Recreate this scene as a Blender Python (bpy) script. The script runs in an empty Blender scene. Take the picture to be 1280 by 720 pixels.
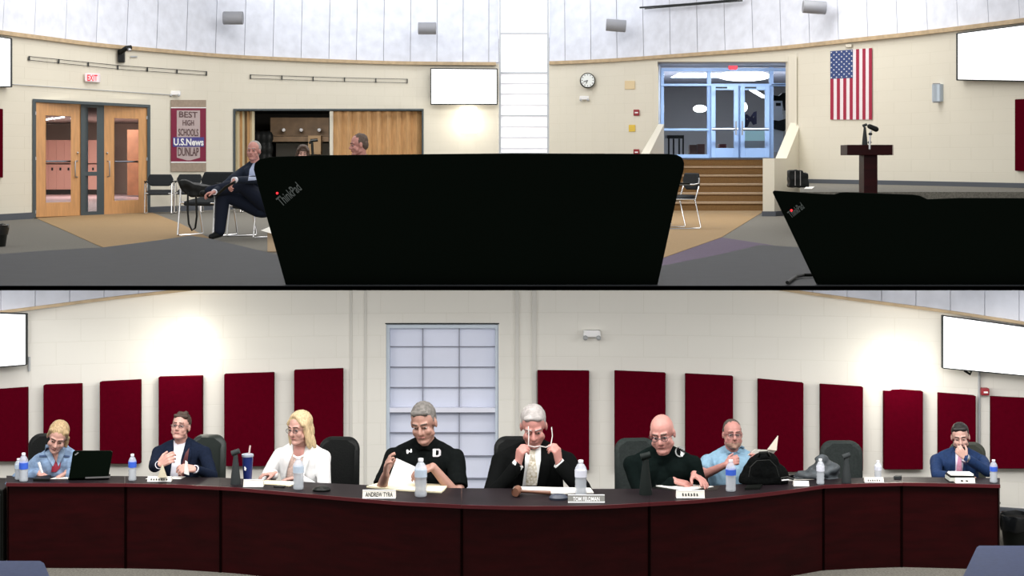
import bpy, bmesh, math, random
from mathutils import Vector, Matrix, Euler
from mathutils.bvhtree import BVHTree
from mathutils.geometry import delaunay_2d_cdt
from mathutils import noise as NZ
random.seed(7)
V = Vector
PI = math.pi
F, H0 = 2000.0, 200.0           # focal length in px, eye-level row
SC = bpy.context.scene
COL = SC.collection

def P(x, y, s):
    """point seen at pixel x, y where one metre spans s pixels"""
    return V(((x - 640) / s, F / s, (H0 - y) / s))

# ------------------------------------------------------------ materials
MATS = {}
def mat(name, col, rough=0.6, metal=0.0, noise=0.0, nscale=20.0, bump=0.0, emit=0.0, ecol=None, trans=0.0, alpha=1.0, coat=0.0, col2=None, spec=None, stretch=None):
    if name in MATS: return MATS[name]
    m = bpy.data.materials.new(name); m.use_nodes = True
    nt = m.node_tree; b = nt.nodes['Principled BSDF']
    c = (*col, 1)
    b.inputs['Base Color'].default_value = c
    b.inputs['Roughness'].default_value = rough
    b.inputs['Metallic'].default_value = metal
    if spec is not None: b.inputs['Specular IOR Level'].default_value = spec
    if coat: b.inputs['Coat Weight'].default_value = coat; b.inputs['Coat Roughness'].default_value = .08
    if trans: b.inputs['Transmission Weight'].default_value = trans; b.inputs['IOR'].default_value = 1.33
    if alpha < 1: b.inputs['Alpha'].default_value = alpha
    if emit:
        b.inputs['Emission Color'].default_value = (*(ecol or col), 1)
        b.inputs['Emission Strength'].default_value = emit
    if noise or bump:
        tc = nt.nodes.new('ShaderNodeTexCoord'); mp = nt.nodes.new('ShaderNodeMapping')
        nt.links.new(tc.outputs['Object'], mp.inputs['Vector'])
        if stretch: mp.inputs['Scale'].default_value = stretch
        n = nt.nodes.new('ShaderNodeTexNoise'); n.inputs['Scale'].default_value = nscale
        n.inputs['Detail'].default_value = 5
        nt.links.new(mp.outputs['Vector'], n.inputs['Vector'])
        if noise:
            r = nt.nodes.new('ShaderNodeValToRGB')
            k = noise
            r.color_ramp.elements[0].position = .3; r.color_ramp.elements[1].position = .7
            r.color_ramp.elements[0].color = (*[max(0, v * (1 - k)) for v in col], 1)
            r.color_ramp.elements[1].color = (*(col2 or [min(1, v * (1 + k)) for v in col]), 1)
            nt.links.new(n.outputs['Fac'], r.inputs['Fac']); nt.links.new(r.outputs['Color'], b.inputs['Base Color'])
        if bump:
            bp = nt.nodes.new('ShaderNodeBump'); bp.inputs['Strength'].default_value = bump; bp.inputs['Distance'].default_value = .01
            nt.links.new(n.outputs['Fac'], bp.inputs['Height']); nt.links.new(bp.outputs['Normal'], b.inputs['Normal'])
    MATS[name] = m
    return m

def block_mat(name, col, col2, mortar, sx=1.0):
    m = bpy.data.materials.new(name); m.use_nodes = True
    nt = m.node_tree; b = nt.nodes['Principled BSDF']; b.inputs['Roughness'].default_value = .7
    uv = nt.nodes.new('ShaderNodeUVMap')
    br = nt.nodes.new('ShaderNodeTexBrick')
    br.inputs['Color1'].default_value = (*col, 1); br.inputs['Color2'].default_value = (*col2, 1); br.inputs['Mortar'].default_value = (*mortar, 1)
    br.inputs['Scale'].default_value = 1.0; br.inputs['Mortar Size'].default_value = .004; br.inputs['Mortar Smooth'].default_value = .6
    br.inputs['Brick Width'].default_value = .40 * sx; br.inputs['Row Height'].default_value = .20 * sx
    nt.links.new(uv.outputs['UV'], br.inputs['Vector']); nt.links.new(br.outputs['Color'], b.inputs['Base Color'])
    bp = nt.nodes.new('ShaderNodeBump'); bp.inputs['Strength'].default_value = .25; bp.inputs['Distance'].default_value = .004; bp.invert = True
    nt.links.new(br.outputs['Fac'], bp.inputs['Height']); nt.links.new(bp.outputs['Normal'], b.inputs['Normal'])
    return m

# ------------------------------------------------------------ mesh builder
class MB:
    def __init__(s): s.v = []; s.f = []; s.m = []; s.uv = {}; s.cur = 0
    def add(s, vs, fs):
        o = len(s.v); s.v += [V(p) for p in vs]
        for f in fs: s.f.append(tuple(o + i for i in f)); s.m.append(s.cur)
        return s
    def prism(s, pts, vec):
        """closed polygon extruded along vec"""
        n = len(pts); vec = V(vec); pts = [V(p) for p in pts]
        fs = [tuple(range(n)), tuple(reversed(range(n, 2 * n)))]
        fs += [(i, n + i, n + (i + 1) % n, (i + 1) % n) for i in range(n)]
        return s.add(pts + [p + vec for p in pts], fs)
    def box(s, lo, hi):
        x0, y0, z0 = lo; x1, y1, z1 = hi
        return s.prism([(x0, y0, z0), (x1, y0, z0), (x1, y1, z0), (x0, y1, z0)], (0, 0, z1 - z0))
    def pbox(s, x0, y0, x1, y1, sc, d, back=0.0):
        """wall-facing box given by a pixel rectangle at scale sc, d metres deep, going away"""
        q = [P(x0, y1, sc), P(x1, y1, sc), P(x1, y0, sc), P(x0, y0, sc)]
        return s.prism(q, (0, d, 0))
    def tube(s, pts, r, n=10, cap=True):
        pts = [V(p) for p in pts]; m = len(pts)
        rr = r if isinstance(r, (list, tuple)) else [r] * m
        rings = []; prev = None
        for i, p in enumerate(pts):
            t = (pts[min(i + 1, m - 1)] - pts[max(i - 1, 0)]).normalized()
            if prev is None:
                a = V((0, 0, 1)) if abs(t.z) < .9 else V((1, 0, 0))
                u = t.cross(a).normalized()
            else:
                u = (prev - t * prev.dot(t)).normalized()
            prev = u; w = t.cross(u)
            rings.append([p + (u * math.cos(2 * PI * k / n) + w * math.sin(2 * PI * k / n)) * rr[i] for k in range(n)])
        vs = [q for g in rings for q in g]; fs = []
        for i in range(m - 1):
            for k in range(n):
                fs.append((i * n + k, i * n + (k + 1) % n, (i + 1) * n + (k + 1) % n, (i + 1) * n + k))
        if cap: fs.append(tuple(reversed(range(n)))); fs.append(tuple(range((m - 1) * n, m * n)))
        return s.add(vs, fs)
    def lathe(s, prof, c=(0, 0, 0), n=20, M=None, sx=1, sy=1):
        c = V(c); vs = []; fs = []; m = len(prof)
        for (r, z) in prof:
            for k in range(n):
                p = V((r * sx * math.cos(2 * PI * k / n), r * sy * math.sin(2 * PI * k / n), z))
                vs.append((M @ p if M else p) + c)
        for i in range(m - 1):
            for k in range(n):
                fs.append((i * n + k, i * n + (k + 1) % n, (i + 1) * n + (k + 1) % n, (i + 1) * n + k))
        if prof[0][0] > 1e-5: fs.append(tuple(reversed(range(n))))
        if prof[-1][0] > 1e-5: fs.append(tuple(range((m - 1) * n, m * n)))
        return s.add(vs, fs)
    def ell(s, c, r, n=16, M=None):
        prof = [(math.sin(PI * i / (n // 2)), -math.cos(PI * i / (n // 2))) for i in range(n // 2 + 1)]
        prof[0] = (0.001, -1); prof[-1] = (0.001, 1)
        vs = []; fs = []; c = V(c); m = len(prof)
        for (q, z) in prof:
            for k in range(n):
                p = V((q * r[0] * math.cos(2 * PI * k / n), q * r[1] * math.sin(2 * PI * k / n), z * r[2]))
                if M: p = M @ p
                vs.append(c + p)
        for i in range(m - 1):
            for k in range(n):
                fs.append((i * n + k, i * n + (k + 1) % n, (i + 1) * n + (k + 1) % n, (i + 1) * n + k))
        fs.append(tuple(reversed(range(n)))); fs.append(tuple(range((m - 1) * n, m * n)))
        return s.add(vs, fs)
    def cap(s, a, b, r1, r2, n=12):
        """tapered capsule"""
        a = V(a); b = V(b); d = b - a; L = d.length
        if L < 1e-6: return s.ell(a, (r1,) * 3, n)
        t = d / L; k = max(-.95, min(.95, (r1 - r2) / L)); phi0 = math.asin(k)
        pts, rr = [], []
        for i in range(5):
            ph = -PI / 2 + (phi0 + PI / 2) * i / 4
            pts.append(a + t * (r1 * math.sin(ph))); rr.append(max(1e-4, r1 * math.cos(ph)))
        for i in range(5):
            ph = phi0 + (PI / 2 - phi0) * i / 4
            pts.append(b + t * (r2 * math.sin(ph))); rr.append(max(1e-4, r2 * math.cos(ph)))
        return s.tube(pts, rr, n)
    def mesh(s, name='m'):
        me = bpy.data.meshes.new(name); me.from_pydata([tuple(p) for p in s.v], [], s.f)
        return me
    def build(s, name, m, parent=None, local=False, smooth=False, bevel=0.0, origin=None, auto=True):
        mats = m if isinstance(m, (list, tuple)) else [m]
        me = bpy.data.meshes.new(name)
        if local: vs = s.v; org = None
        elif parent is not None:
            inv = WM[parent.name].inverted(); vs = [inv @ p for p in s.v]
        else:
            if origin is None:
                lo = [min(p[i] for p in s.v) for i in range(3)]; hi = [max(p[i] for p in s.v) for i in range(3)]
                origin = V(((lo[0] + hi[0]) / 2, (lo[1] + hi[1]) / 2, lo[2]))
            vs = [p - V(origin) for p in s.v]
        me.from_pydata([tuple(p) for p in vs], [], s.f)
        for q in mats: me.materials.append(q)
        for i, p in enumerate(me.polygons): p.material_index = min(s.m[i], len(mats) - 1)
        bm = bmesh.new(); bm.from_mesh(me); bmesh.ops.recalc_face_normals(bm, faces=bm.faces); bm.to_mesh(me); bm.free()
        o = bpy.data.objects.new(name, me); COL.objects.link(o)
        if parent is not None: o.parent = parent
        elif not local: o.location = origin
        if smooth:
            for p in me.polygons: p.use_smooth = True
            if auto and hasattr(me, 'set_sharp_from_angle'): me.set_sharp_from_angle(angle=math.radians(40))
        if bevel:
            bv = o.modifiers.new('bevel', 'BEVEL'); bv.width = bevel; bv.segments = 2; bv.limit_method = 'ANGLE'
        WM[o.name] = Matrix.Translation(o.location) if parent is None else WM[parent.name].copy()
        return o
WM = {}
def tag(o, label=None, cat=None, group=None, kind=None):
    if label: o['label'] = label
    if cat: o['category'] = cat
    if group: o['group'] = group
    if kind: o['kind'] = kind
    return o
def thing(name, label, cat, loc=(0, 0, 0), rz=0.0, sc=1.0, group=None, scv=None):
    o = bpy.data.objects.new(name, None); COL.objects.link(o); o.empty_display_size = .05
    o.location = loc; o.rotation_euler = (0, 0, rz); o.scale = scv if scv else (sc,) * 3
    WM[o.name] = Matrix.Translation(V(loc)) @ Matrix.Rotation(rz, 4, 'Z') @ (Matrix.Diagonal((*scv, 1)) if scv else Matrix.Scale(sc, 4))
    return tag(o, label, cat, group)
def structure(o): o['kind'] = 'structure'; return o
def dup(root, label, loc, rz=0.0, sc=None):
    r = root.copy(); COL.objects.link(r); r.location = loc; r.rotation_euler = (0, 0, rz); r['label'] = label
    if sc: r.scale = (sc,) * 3
    for ch in [c for c in bpy.data.objects if c.parent == root]:
        c = ch.copy(); COL.objects.link(c); c.parent = r
        for g in [q for q in bpy.data.objects if q.parent == ch]:
            d = g.copy(); COL.objects.link(d); d.parent = c
    return r
def remesh(mb, voxel, it=3, fac=.5):
    me = mb.mesh('tmp'); o = bpy.data.objects.new('tmp', me); COL.objects.link(o)
    r = o.modifiers.new('r', 'REMESH'); r.mode = 'VOXEL'; r.voxel_size = voxel; r.use_smooth_shade = True
    if it:
        q = o.modifiers.new('s', 'SMOOTH'); q.iterations = it; q.factor = fac
    dg = bpy.context.evaluated_depsgraph_get(); dg.update()
    out = bpy.data.meshes.new_from_object(o.evaluated_get(dg))
    bpy.data.objects.remove(o); bpy.data.meshes.remove(me)
    for p in out.polygons: p.use_smooth = True
    return out
def link_mesh(me, name, m, parent):
    o = bpy.data.objects.new(name, me); COL.objects.link(o); o.parent = parent
    me.materials.clear(); me.materials.append(m); me.name = name
    WM[o.name] = WM[parent.name].copy() if parent else Matrix()
    return o
def text_poly(txt, bold=0.0):
    cu = bpy.data.curves.new('t', 'FONT'); cu.body = txt; cu.size = 1; cu.offset = bold; cu.resolution_u = 3
    o = bpy.data.objects.new('t', cu); COL.objects.link(o)
    dg = bpy.context.evaluated_depsgraph_get(); dg.update()
    me = bpy.data.meshes.new_from_object(o.evaluated_get(dg))
    vs = [v.co.copy() for v in me.vertices]; fs = [tuple(p.vertices) for p in me.polygons]
    bpy.data.objects.remove(o); bpy.data.curves.remove(cu); bpy.data.meshes.remove(me)
    return vs, fs
def text_quad(mb, txt, o, ux, uz, w, h, lift=(0, 0, 0), bold=0.01):
    """lettering filling w x h from corner o along unit axes ux, uz"""
    vs, fs = text_poly(txt, bold)
    x0 = min(v.x for v in vs); x1 = max(v.x for v in vs); y0 = min(v.y for v in vs); y1 = max(v.y for v in vs)
    o = V(o) + V(lift); ux = V(ux); uz = V(uz)
    mb.add([o + ux * ((v.x - x0) / (x1 - x0) * w) + uz * ((v.y - y0) / (y1 - y0) * h) for v in vs], fs)
    return mb
def inside(p, poly):
    c = False; n = len(poly)
    for i in range(n):
        a, b = poly[i], poly[(i + 1) % n]
        if (a[1] > p[1]) != (b[1] > p[1]) and p[0] < (b[0] - a[0]) * (p[1] - a[1]) / (b[1] - a[1]) + a[0]: c = not c
    return c
def rr(x0, y0, x1, y1, r, n=5):
    pts = []
    for cx, cy, a in ((x1 - r, y0 + r, -PI / 2), (x1 - r, y1 - r, 0), (x0 + r, y1 - r, PI / 2), (x0 + r, y0 + r, PI)):
        for i in range(n): 
            t = a + PI / 2 * i / (n - 1); pts.append((cx + r * math.cos(t), cy + r * math.sin(t)))
    return pts

def displace(me, fn):
    co = [v.co.copy() for v in me.vertices]; no = [v.normal.copy() for v in me.vertices]
    flat = []
    for c, n in zip(co, no): flat += list(c + n * fn(c))
    me.vertices.foreach_set('co', flat); me.update()
# ------------------------------------------------------------ palette
cream = block_mat('cream_block', (.70, .665, .565), (.71, .675, .575), (.655, .62, .52))
cream2 = block_mat('white_block', (.76, .745, .69), (.77, .755, .70), (.715, .70, .64), 1.1)
plain_cream = mat('plain_cream', (.70, .665, .565), .7)
trimw = mat('trim_wood', (.48, .36, .22), .5, noise=.15, nscale=8)
band = mat('acoustic_band', (.68, .715, .81), .8, noise=.08, nscale=5, bump=.1)
seam = mat('seam', (.45, .45, .48), .8)
carpet = mat('grey_carpet', (.145, .138, .118), .95, noise=.35, nscale=60, bump=.6)
tanc = mat('tan_carpet', (.31, .205, .098), .95, noise=.15, nscale=60, bump=.5)
purp = mat('purple_carpet', (.095, .07, .115), .95, noise=.25, nscale=60, bump=.5)
bbase = mat('grey_vinyl', (.08, .09, .11), .6)
red = mat('maroon_fabric', (.078, .0003, .0065), .95, noise=.08, nscale=30, bump=.1, spec=.02)
mahog = mat('mahogany', (.019, .0008, .0014), .4, noise=.3, nscale=3, stretch=(1, 1, 6), spec=.12)
mahtop = mat('mahogany_dark_top', (.011, .007, .009), .5, noise=.2, nscale=4, spec=.15)
mahedge = mat('mahogany_edge', (.085, .008, .012), .3)
blk = mat('black_plastic', (.004, .005, .004), .42, spec=.25)
lapb = mat('laptop_black', (.0012, .003, .0015), .6, spec=.03)
blk2 = mat('black_leather', (.009, .010, .010), .5, noise=.2, nscale=90, bump=.2, spec=.15)
greyfab = mat('charcoal_fabric', (.030, .034, .038), .85, noise=.2, nscale=80, bump=.3, spec=.1)
chrome = mat('chrome', (.75, .75, .76), .18, 1.0)
steel = mat('steel', (.5, .5, .52), .35, 1.0)
white = mat('white_paint', (.85, .85, .86), .5)
paper = mat('paper', (.86, .85, .80), .8)
manila = mat('manila', (.80, .73, .52), .8)
greyp = mat('grey_paint', (.42, .44, .46), .5)
dgrey = mat('dark_grey', (.035, .04, .042), .6, spec=.15)
oak = mat('oak_door', (.60, .315, .13), .45, noise=.12, nscale=3, stretch=(6, 6, 1))
bluegrey = mat('door_frame_paint', (.055, .075, .085), .5)
glass = mat('window_glass', (.9, .95, 1), .02, trans=1.0)
glass.node_tree.nodes['Principled BSDF'].inputs['IOR'].default_value = 1.02
screen = mat('lit_screen', (.95, .95, 1), .3, emit=1.15, ecol=(1, 1, 1))
pane_lit = mat('daylit_pane', (.9, .9, .95), .4, emit=.45, ecol=(1, .97, 1))
pane_grey = mat('pale_pane', (.62, .65, .76), .4, noise=.05, nscale=2, emit=.12, ecol=(.75, .8, 1))  # faint glow put into the panes to stand for daylight behind them
alu = mat('aluminium', (.42, .58, .86), .4, .0)
alu2 = mat('mullion_grey', (.50, .54, .58), .45)
lampglow = mat('lamp_shade', (1, .98, .92), .5, emit=4.0, ecol=(1, .96, .88))
tubeglow = mat('lamp_tube', (1, 1, 1), .5, emit=5.0)
tabletop = mat('dark_laminate', (.042, .046, .052), .5, noise=.1, nscale=30, spec=.12)
bluetop = mat('blue_laminate', (.03, .045, .11), .5, noise=.1, nscale=30, spec=.12)
redled = mat('red_led', (.9, .02, .03), .4, emit=2.0)
signred = mat('sign_red', (.75, .0, .02), .5, emit=.5)
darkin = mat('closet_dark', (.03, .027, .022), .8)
wood_mid = mat('shelf_wood', (.20, .125, .065), .6, noise=.2, nscale=5)
foldw = mat('folding_wood', (.56, .33, .15), .5, noise=.15, nscale=4, stretch=(5, 5, 1))
cream_strip = mat('cream_vinyl', (.68, .60, .40), .6)

# ============================================================ UPPER HALL
ZF = -1.02
TR = [(-500, 10), (-60, 33), (0, 41), (50, 47), (115, 56), (280, 70.5), (400, 76), (500, 79), (622, 80), (687, 79), (760, 76), (850, 69.5), (980, 60), (1060, 51), (1140, 43), (1280, 26), (1340, 18), (1800, -20)]
def lerp_tab(tab, x):
    if x <= tab[0][0]: return tab[0][1]
    for (a, b), (c, d) in zip(tab, tab[1:]):
        if x <= c:
            t = (x - a) / (c - a); return b + (d - b) * t
    return tab[-1][1]
def smooth_tab(tab, x, w=35):
    return sum(lerp_tab(tab, x + k * w / 3) for k in range(-3, 4)) / 7
HC = 2.14
def SU(x): return (H0 - smooth_tab(TR, x)) / HC
def PU(x, y, off=0.0):
    """point on (or off metres in front of) the hall's curved wall"""
    s = SU(x); s2 = F / (F / s - off); return P(x, y, s2)
def wall(name, sfun, xs, holes, z0, z1, m, thick=.25, step=20, kind=True):
    """curved wall with a list of openings (x0, x1, ytop, ybottom in pixels)"""
    cuts = sorted(set([x for x in range(int(xs[0]), int(xs[1]), step)] + [xs[1]] + [h[0] for h in holes] + [h[1] for h in holes]))
    mb = MB(); uvl = []
    run = 0.0
    for a, b in zip(cuts, cuts[1:]):
        if b - a < .5: continue
        hs = [h for h in holes if h[0] <= (a + b) / 2 <= h[1]]
        sa, sb = sfun(a), sfun(b)
        pa, pb = P(a, 0, sa), P(b, 0, sb)
        L = math.hypot(pb.x - pa.x, pb.y - pa.y)
        def Z(x, s, v): return v(x) / 1.0 if callable(v) else v
        spans = [(z0, z1)]
        lo_a = [z0]; 
        segs = []
        cur_a, cur_b = z0, z0
        for h in sorted(hs, key=lambda h: -h[3]):
            ba = (H0 - h[3]) / sa if h[3] is not None else z0; bb = (H0 - h[3]) / sb
            ta = (H0 - h[2]) / sa; tb = (H0 - h[2]) / sb
            if ba > cur_a + .001: segs.append((cur_a, cur_b, ba, bb))
            cur_a, cur_b = ta, tb
        if cur_a < z1: segs.append((cur_a, cur_b, z1, z1))
        for (a0, b0, a1, b1) in segs:
            q = [V((pa.x, pa.y, a0)), V((pb.x, pb.y, b0)), V((pb.x, pb.y, b1)), V((pa.x, pa.y, a1))]
            mb.prism(q, (0, thick, 0))
            for fi in range(6):
                uvl.append((run, L, (a0, b0, a1, b1)))
        run += L
    o = mb.build(name, m, origin=(0, F / 60, z0))
    me = o.data; uv = me.uv_layers.new(name='UVMap')
    # lay the block courses out along the wall
    acc = {}
    allx = sorted(set(round(v.co.x, 4) for v in me.vertices))
    for p in me.polygons:
        for li in p.loop_indices:
            co = me.vertices[me.loops[li].vertex_index].co
            uv.data[li].uv = (co.x * 1.0, co.z + z0)
    if kind: structure(o)
    return o
HOLES = [(41, 187, 123.5, 600), (293, 528.5, 137, 600), (623.5, 686.5, -400, 192), (822, 987, 77, 600)]
wall('wall_back', SU, (-420, 1700), HOLES, ZF - .1, HC, cream)
# trim board along the top of the block wall
mb = MB()
for a, b in list(zip(range(-420, 1700, 20), range(-400, 1720, 20))):
    if a >= 620 and b <= 690: continue
    a2 = min(a, 1700)
    if a < 623.5 < b: b = 623.5
    if a < 686.5 < b: a = 686.5
    for (z0, z1, o1) in ((HC - .035, HC + .035, .10),):
        q = [PU(a, 0, o1), PU(b, 0, o1), PU(b, 0, -.2), PU(a, 0, -.2)]
        mb.prism([V((p.x, p.y, z0)) for p in q], (0, 0, z1 - z0))
structure(mb.build('trim_1', trimw))
# acoustic band above: one board per seam
mb = MB(); mb.cur = 0
xs = [-420]
while xs[-1] < 1700: xs.append(xs[-1] + 31.5 + 8 * abs(xs[-1] - 640) / 640)
for a, b in zip(xs, xs[1:]):
    for (u, w) in (((a, min(b, 623.5)),) if a < 623.5 else ()) + (((max(a, 686.5), b),) if b > 686.5 else ()):
        if w - u < 1: continue
        q = [PU(u + .35, 0, .0), PU(w - .35, 0, .0)]
        mb.cur = 0
        mb.prism([V((q[0].x, q[0].y, HC + .03)), V((q[1].x, q[1].y, HC + .03)), V((q[1].x, q[1].y + .5, 5.2)), V((q[0].x, q[0].y + .5, 5.2))], (0, .1, 0))
        mb.cur = 1
        q = [PU(u, 0, -.03), PU(w, 0, -.03)]
        mb.prism([V((q[0].x, q[0].y, HC + .03)), V((q[1].x, q[1].y, HC + .03)), V((q[1].x, q[1].y + .5, 5.2)), V((q[0].x, q[0].y + .5, 5.2))], (0, .1, 0))
structure(mb.build('wall_band', [band, seam]))
# baseboard
mb = MB()
for a, b in ((-420, 41), (187, 293), (528, 823), (970, 1700)):
    n = max(1, int((b - a) / 25))
    for i in range(n):
        u, w = a + (b - a) * i / n, a + (b - a) * (i + 1) / n
        q = [PU(u, 0, .03), PU(w, 0, .03), PU(w, 0, -.02), PU(u, 0, -.02)]
        mb.prism([V((p.x, p.y, ZF)) for p in q], (0, 0, .11))
structure(mb.build('baseboard_back', bbase))
# floor slab of the hall (its front edge lies under the long table)
YF0 = 15.0
mb = MB(); mb.box((-26, YF0, ZF - .08), (26, 44, ZF))
structure(mb.build('floor', carpet, origin=(0, 30, ZF)))
def FP(x, y, z=ZF): return P(x, y, (H0 - y) / z)
def inlay(name, pts, m, z=ZF, h=.006):
    mb = MB(); mb.prism([FP(x, y, z) for x, y in pts], (0, 0, h)); return structure(mb.build(name, m))
inlay('floor', [(43, 272), (190, 266), (226, 280), (262, 298), (285, 312), (150, 318), (120, 306), (80, 288)], tanc)
inlay('floor', [(780, 263), (957, 263), (902, 297), (828, 323), (790, 334), (700, 340), (700, 263)], tanc)
inlay('floor', [(902, 297.3), (960, 306), (1010, 316), (900, 345), (790, 345), (790, 335), (828, 323.5)], purp, h=.005)

# ---- double doors
def pb(mb, x0, y0, x1, y1, off, d):
    mb.prism([PU(x0, y1, off), PU(x1, y1, off), PU(x1, y0, off), PU(x0, y0, off)], (0, d, 0))
def pq(mb, pts, off, d):
    mb.prism([PU(x, y, off) for x, y in pts], (0, d, 0))
DT = [(41, 123), (187, 131)]; DB = [(41, 272), (187, 267)]
def dy(x, t): # t 0 top .. 1 bottom
    a = 123.5 + (131 - 123.5) * (x - 41) / 146; b = 272.5 + (266.5 - 272.5) * (x - 41) / 146
    return a + (b - a) * t
mb = MB()
pq(mb, [(41, dy(41, 0)), (187, dy(187, 0)), (187, dy(187, .025)), (41, dy(41, .025))], .03, .2)
for a, b in ((41, 44), (101, 106.5), (121, 129.5), (184, 187.5)):
    pq(mb, [(a, dy(a, 0)), (b, dy(b, 0)), (b, dy(b, 1)), (a, dy(a, 1))], .03, .2)
for t0, t1 in ((.615, .65), (.965, 1), (0, .05)):
    pq(mb, [(101, dy(101, t0)), (129.5, dy(129.5, t0)), (129.5, dy(129.5, t1)), (101, dy(101, t1))], .02, .18)
structure(mb.build('trim_2', bluegrey))
mb = MB(); pq(mb, [(106.5, dy(106, .05)), (121, dy(121, .05)), (121, dy(121, .97)), (106.5, dy(106, .97))], -.06, .008)
structure(mb.build('window_1', glass))
# filler between the straight frame head and the block wall
mb = MB(); pq(mb, [(41, 123.5), (187.2, 123.5), (187.2, dy(187, 0) + .5), (41, 124)], 0, .2); structure(mb.build('wall_lintel', plain_cream))
def door(n, x0, x1, gx0, gx1, hx, hinge):
    mb = MB()
    def Q(a, t0, b, t1): pq(mb, [(a, dy(a, t0)), (b, dy(b, t0)), (b, dy(b, t1)), (a, dy(a, t1))], .0, .07)
    gt, gb = .135, .875
    Q(x0, .028, gx0, .995); Q(gx1, .028, x1, .995); Q(gx0, .028, gx1, gt); Q(gx0, gb, gx1, .995)
    d = structure(mb.build('door_%d' % n, oak, bevel=.004))
    g = MB(); pq(g, [(gx0, dy(gx0, gt)), (gx1, dy(gx1, gt)), (gx1, dy(gx1, gb)), (gx0, dy(gx0, gb))], -.03, .008); g.build('glass_pane', glass, d)
    g = MB(); y0, y1 = dy(hx, .52), dy(hx, .66)
    sgn = 3 if n == 1 else -3
    g.tube([PU(hx, y0, .0), PU(hx - sgn, y0 + .5, .08), PU(hx - sgn, y0 + 3, .09), PU(hx - sgn, y1 - 3, .09), PU(hx - sgn, y1 - .5, .08), PU(hx, y1, .0)], .012); g.build('pull_handle', steel, d, smooth=True)
    g = MB(); g.cap(PU(hx, dy(hx, .45), -.01), PU(hx, dy(hx, .45), .03), .022, .02); g.build('lock', steel, d, smooth=True)
    g = MB(); g.tube([PU(gx0 + 1, dy(gx0, .525), -.12), PU(gx1 - 1, dy(gx1, .525), -.12)], .018); g.build('push_bar', steel, d)
    g = MB()
    for t in (.12, .5, .95): g.tube([PU(hinge, dy(hinge, t) - 2, .01), PU(hinge, dy(hinge, t) + 2, .01)], .016)
    g.build('hinge', steel, d)
    return d
door(1, 44, 101, 56, 88.5, 97, 44.3)
door(2, 129.5, 184, 142, 173, 134, 183.6)
# corridor beyond the doors, with pink lockers
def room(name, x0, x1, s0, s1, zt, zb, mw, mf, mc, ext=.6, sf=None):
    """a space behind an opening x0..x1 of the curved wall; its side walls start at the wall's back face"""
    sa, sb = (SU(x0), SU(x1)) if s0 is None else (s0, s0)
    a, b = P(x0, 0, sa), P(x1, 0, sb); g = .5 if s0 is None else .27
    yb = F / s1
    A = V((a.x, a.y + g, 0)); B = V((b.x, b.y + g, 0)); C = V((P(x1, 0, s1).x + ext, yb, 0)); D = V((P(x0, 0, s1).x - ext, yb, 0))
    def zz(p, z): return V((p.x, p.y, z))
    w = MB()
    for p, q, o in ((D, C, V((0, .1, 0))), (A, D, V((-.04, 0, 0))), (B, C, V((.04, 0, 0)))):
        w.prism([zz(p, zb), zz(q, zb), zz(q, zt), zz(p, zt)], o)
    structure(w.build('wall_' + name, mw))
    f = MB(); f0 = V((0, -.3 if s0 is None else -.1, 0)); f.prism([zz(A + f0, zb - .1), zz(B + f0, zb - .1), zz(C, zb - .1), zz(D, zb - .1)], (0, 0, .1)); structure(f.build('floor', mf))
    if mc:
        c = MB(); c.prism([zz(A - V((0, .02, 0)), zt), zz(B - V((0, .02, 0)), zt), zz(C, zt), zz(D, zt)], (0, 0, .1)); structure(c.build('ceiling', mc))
ceilm = mat('corridor_ceiling', (.42, .37, .34), .8)
corw = mat('corridor_wall', (.50, .40, .33), .7)
room('corridor', 41, 187, None, 40.5, 1.12, ZF + .003, corw, mat('corridor_floor', (.34, .25, .25), .25), ceilm)
pink = mat('pink_locker', (.78, .42, .33), .5)
for i in range(9):
    s = 42; x0 = 40 + i * 10.2
    t = thing('locker', 'pink corridor locker seen through the door glass, number %s from the hinged edge' % ['one', 'two', 'three', 'four', 'five', 'six', 'seven', 'eight', 'nine'][i], 'locker', P(x0 + 5, 242.8, s), group='pink lockers in the corridor')
    t['label'] = 'tall pink two-tier locker in the corridor beyond the wooden doors'
    for k, (ya, yb) in enumerate(((175, 204), (205.5, 237))):
        m = MB(); m.prism([P(x0, yb, s), P(x0 + 10.1, yb, s), P(x0 + 10.1, ya, s), P(x0, ya, s)], (0, .35, 0)); dd = m.build('locker_door', pink, t, bevel=.006)
        if k:
            m = MB(); m.prism([P(x0 + 4, 213, s), P(x0 + 6, 213, s), P(x0 + 6, 209.5, s), P(x0 + 4, 209.5, s)], (0, -.03, 0)); m.build('latch', dgrey, dd)
    m = MB(); m.prism([P(x0, 242.7, s), P(x0 + 10.1, 242.7, s), P(x0 + 10.1, 237.3, s), P(x0, 237.3, s)], (0, .33, 0)); m.build('plinth', darkin, t)
m = MB(); m.pbox(159, 162, 176, 244, 45, .5)
t = tag(m.build('wooden_cabinet', mat('orange_wood', (.26, .11, .05), .5, noise=.2, nscale=4)), 'orange wooden cabinet standing in the corridor behind the door with the push bar', 'cabinet')
for (x0, x1, y0, lab) in ((56, 65, 147, 'short lit ceiling tube in the corridor near the hinges'), (66, 79, 145.5, 'longer lit ceiling tube in the corridor behind the hinged door'), (108, 121, 138, 'lit ceiling tube seen through the narrow glass strip')):
    m = MB(); m.prism([P(x0, y0 + 3.4, 50), P(x1, y0 + 1.4, 50), P(x1, y0, 50), P(x0, y0 + 2, 50)], (0, .12, 0)); tag(m.build('ceiling_light', tubeglow), lab, 'light')

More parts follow.
